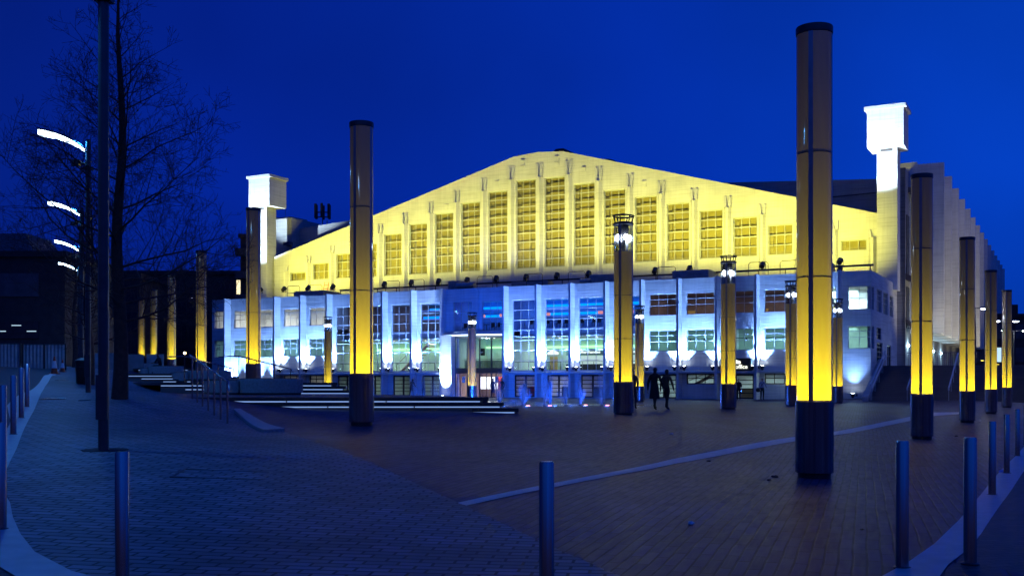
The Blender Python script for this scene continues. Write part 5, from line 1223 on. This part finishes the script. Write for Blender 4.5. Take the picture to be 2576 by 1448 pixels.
# litter
def scrap(label, px, py, s, seed, mat, cat='litter'):
    p = ground_pt(px, py); rnd = random.Random(seed); m = MB(); n = 9; rings = []
    for i, (k, zz_) in enumerate(((.7, 0), (1, .25), (.85, .6), (.3, .8))): rings.append([(s*k*(1+rnd.uniform(-.45, .45))*math.cos(2*math.pi*j/n), s*.7*k*(1+rnd.uniform(-.45, .45))*math.sin(2*math.pi*j/n), s*(zz_+rnd.uniform(-.12, .16)*(i > 0))) for j in range(n)])
    m.loft(rings); tag(m.build('cup_scrap' if mat is BLACKP else 'paper_scrap', mat, None, tuple(p)), label, cat)
scrap('crumpled pale wrapper lying on the open paving in the lower right foreground', 1738, 1318, .045, 1, PAPER)
scrap('dark crushed cup lying left of the nearest yellow column', 1949, 1200, .05, 2, BLACKP); scrap('small dark scrap just left of the crushed cup', 1934, 1208, .035, 3, BLACKP)
scrap('dark scrap lying on the granite cross band', 1782, 1160, .04, 4, BLACKP); scrap('tiny dark scrap in the lower right foreground', 2168, 1332, .022, 5, BLACKP)
scrap('blue paper scrap lying at the foot of a right hand bollard', 2522, 1188, .07, 6, pmat('blue_paper', (.1, .25, .75), .6))
scrap('pale scrap on the paving far in front of the box office', 1688, 1092, .05, 8, PAPER); scrap('flat pale scrap beside the second right column', 2462, 1058, .07, 9, PAPER)
scrap('small dark scrap near the second right column', 2405, 1097, .05, 10, BLACKP)

# ------------------------------------------------------------------ buildings in the distance
def block(name, label, x0, x1, y0, y1, z0, z1, mat, nf, nc, wl=(), wz=1.2, rz=0, roof=None, wmat=None, litm=None):
    t = thing(name, label, 'building', ((x0+x1)/2, y0, 0), rz); w = x1-x0; d = y1-y0
    MB().box(-w/2, w/2, 0, d, z0, z1).build('wall', mat, t)
    MB().box(-w/2-.25, w/2+.25, -.25, d+.25, z1+.003, z1+.5).build('roof', roof or DARKB, t)
    fh = (z1-z0-1)/max(1, nf)
    for j in range(nf):
        for i in range(nc):
            cx = -w/2+w*(i+.5)/nc; cz = z0+.8+fh*(j+.45); a = w/nc*.36; b = min(wz, fh*.36)
            lit_ = (i, j) in wl
            f = MB().box(cx-a-.08, cx+a+.08, -.05, -.003, cz-b-.08, cz+b+.08).build('window', DSTEEL, t)
            m = MB(); m.box(cx-a, cx-.04, -.07, -.052, cz-b, cz+b); m.box(cx+.04, cx+a, -.07, -.052, cz-b, cz+b); m.build('pane', (litm or E_WIN) if lit_ else (wmat or DGLASS), f)
    return t
t = block('dark_works_building', 'dark industrial building at the far left behind the corrugated hoarding', -62, -38.4, 93, 105, 0, 12.4, DARKB, 0, 0)
for x0, x1, za, zb, mt in ((-8, 9.6, 9.0, 11.0, DARKB2), (-8, 9.6, 5.4, 6.9, DGLASS)): MB().box(x0, x1, -.1, -.003, za, zb).build('window_band', mt, t)
for a in range(3): MB().box(6+a*1.3, 6.8+a*1.3, -.14, -.11, 6.0+.5*(a % 2), 6.06+.5*(a % 2)).build('lit_tube', E_WINB, t)
MB().loft([[(-8, 1, 12.9), (8.6, 1, 12.9), (8.6, 8, 12.9), (-8, 8, 12.9)], [(-6.5, 2, 14.7), (7.6, 2, 14.7), (7.6, 7, 14.7), (-6.5, 7, 14.7)]]).build('roof_lantern', DARKB2, t)
block('dark_brick_block', 'long dark block behind the near lamp post, left of the hall', -58, -22, 150, 165, 0, 16.6, DARKB, 5, 22, {(16, 2), (12, 4), (19, 1)})
block('dark_brick_block', 'lower dark block farther left behind the bare trees', -68, -44, 128, 140, 0, 14, DARKB, 4, 12, {(8, 2)})
t = block('balcony_flats', 'dark stepped block of flats rising just left of the left tower', -35.6, -26, 142, 154, 0, 20.6, DARKB, 6, 5)
for j in range(6): MB().box(-5.2, -1.0, -1.3, -.003, 3.2+3*j, 4.1+3*j).build('balcony', DARKB2, t)
MB().box(-3.9, -.8, 1, 5, 21.1, 23.8).build('roof_house', DARKB, t)
t = block('brick_terrace', 'dark brick terrace with a few lit windows at the right edge of the picture', 64, 92, 152, 164, 0, 10.8, DARKB, 3, 9, {(1, 1), (2, 0), (1, 0)}, 1.0, 0, None, DARKB2, E_WINB)
for x in (-9.5, -6.5): MB().box(x, x+.9, 3, 3.9, 11.3, 12.8).build('chimney', DARKB, t)
m = MB(); m.path([(67.5, 155, 11), (67.5, 155, 14.6)], .04, 4); m.path([(66.7, 155, 14.2), (68.3, 155, 14.2)], .03, 4); m.path([(66.9, 155, 13.6), (68.1, 155, 13.6)], .03, 4); tag(m.build('television_aerial', DARKC), 'thin television aerial on the brick terrace at the right edge', 'aerial')
# twin-headed lamps on the street to the right
def twin(label, x, y, z, h, sp):
    t = thing('street_light', label, 'street lamp', (x, y, z), R(8), 'twin headed lamps right of the hall')
    MB().lathe([(.09, 0), (.06, h)], 10).build('pole', POLE, t, smooth=True); m = MB(); m.path([(-sp, 0, h-.02), (0, 0, h+.02), (sp, 0, h-.02)], .035, 6); m.build('arm', POLE, t)
    for s in (-1, 1):
        hd = MB().sphere((s*(sp+.25), 0, h+.02), (.34, .15, .08), 12, 6).build('lamp_head', POLE, t, smooth=True); MB().sphere((s*(sp+.25), 0, h-.035), (.28, .12, .07), 12, 6).build('lamp_lens', E_LAMP, hd, smooth=True)
    light('street_light_beam', 'POINT', (0, 0, h-.5), 260, (.8, .88, 1), t, shadow_soft_size=.15); return t
twin('twin headed street lamp seen between the second and third right columns', 30.3, 70.9, 2.9, 3.6, .42)
twin('twin headed street lamp partly behind the fourth right column', 40.6, 89, 1.0, 5.7, .6)
twin('small twin headed street lamp behind the last right column', 55.6, 120, 2.6, 4.8, 1.0)
t = thing('glowing_lamp', 'small star bright lamp at the top of the far handrail left of the hall', 'lamp', (-13.05, 43.2, 2.05)); MB().sphere((0, 0, .75), .05, 10, 6).build('globe', E_WARM, t); MB().lathe([(.02, 0), (.02, .7)], 8).build('stem', DSTEEL, t)
t = thing('traffic_signal', 'distant green traffic lights seen through the bare tree', 'traffic light', (-49.5, 110, 0)); MB().lathe([(.08, 0), (.08, 13)], 6).build('pole', DSTEEL, t)
m = MB(); m.sphere((-.1, -.2, 12.6), .12, 8, 5); m.sphere((.55, -.2, 12.5), .12, 8, 5); m.build('signal', E_TRAF, t); MB().box(-.3, .8, -.1, .1, 12.3, 12.8).build('signal_box', DSTEEL, t)
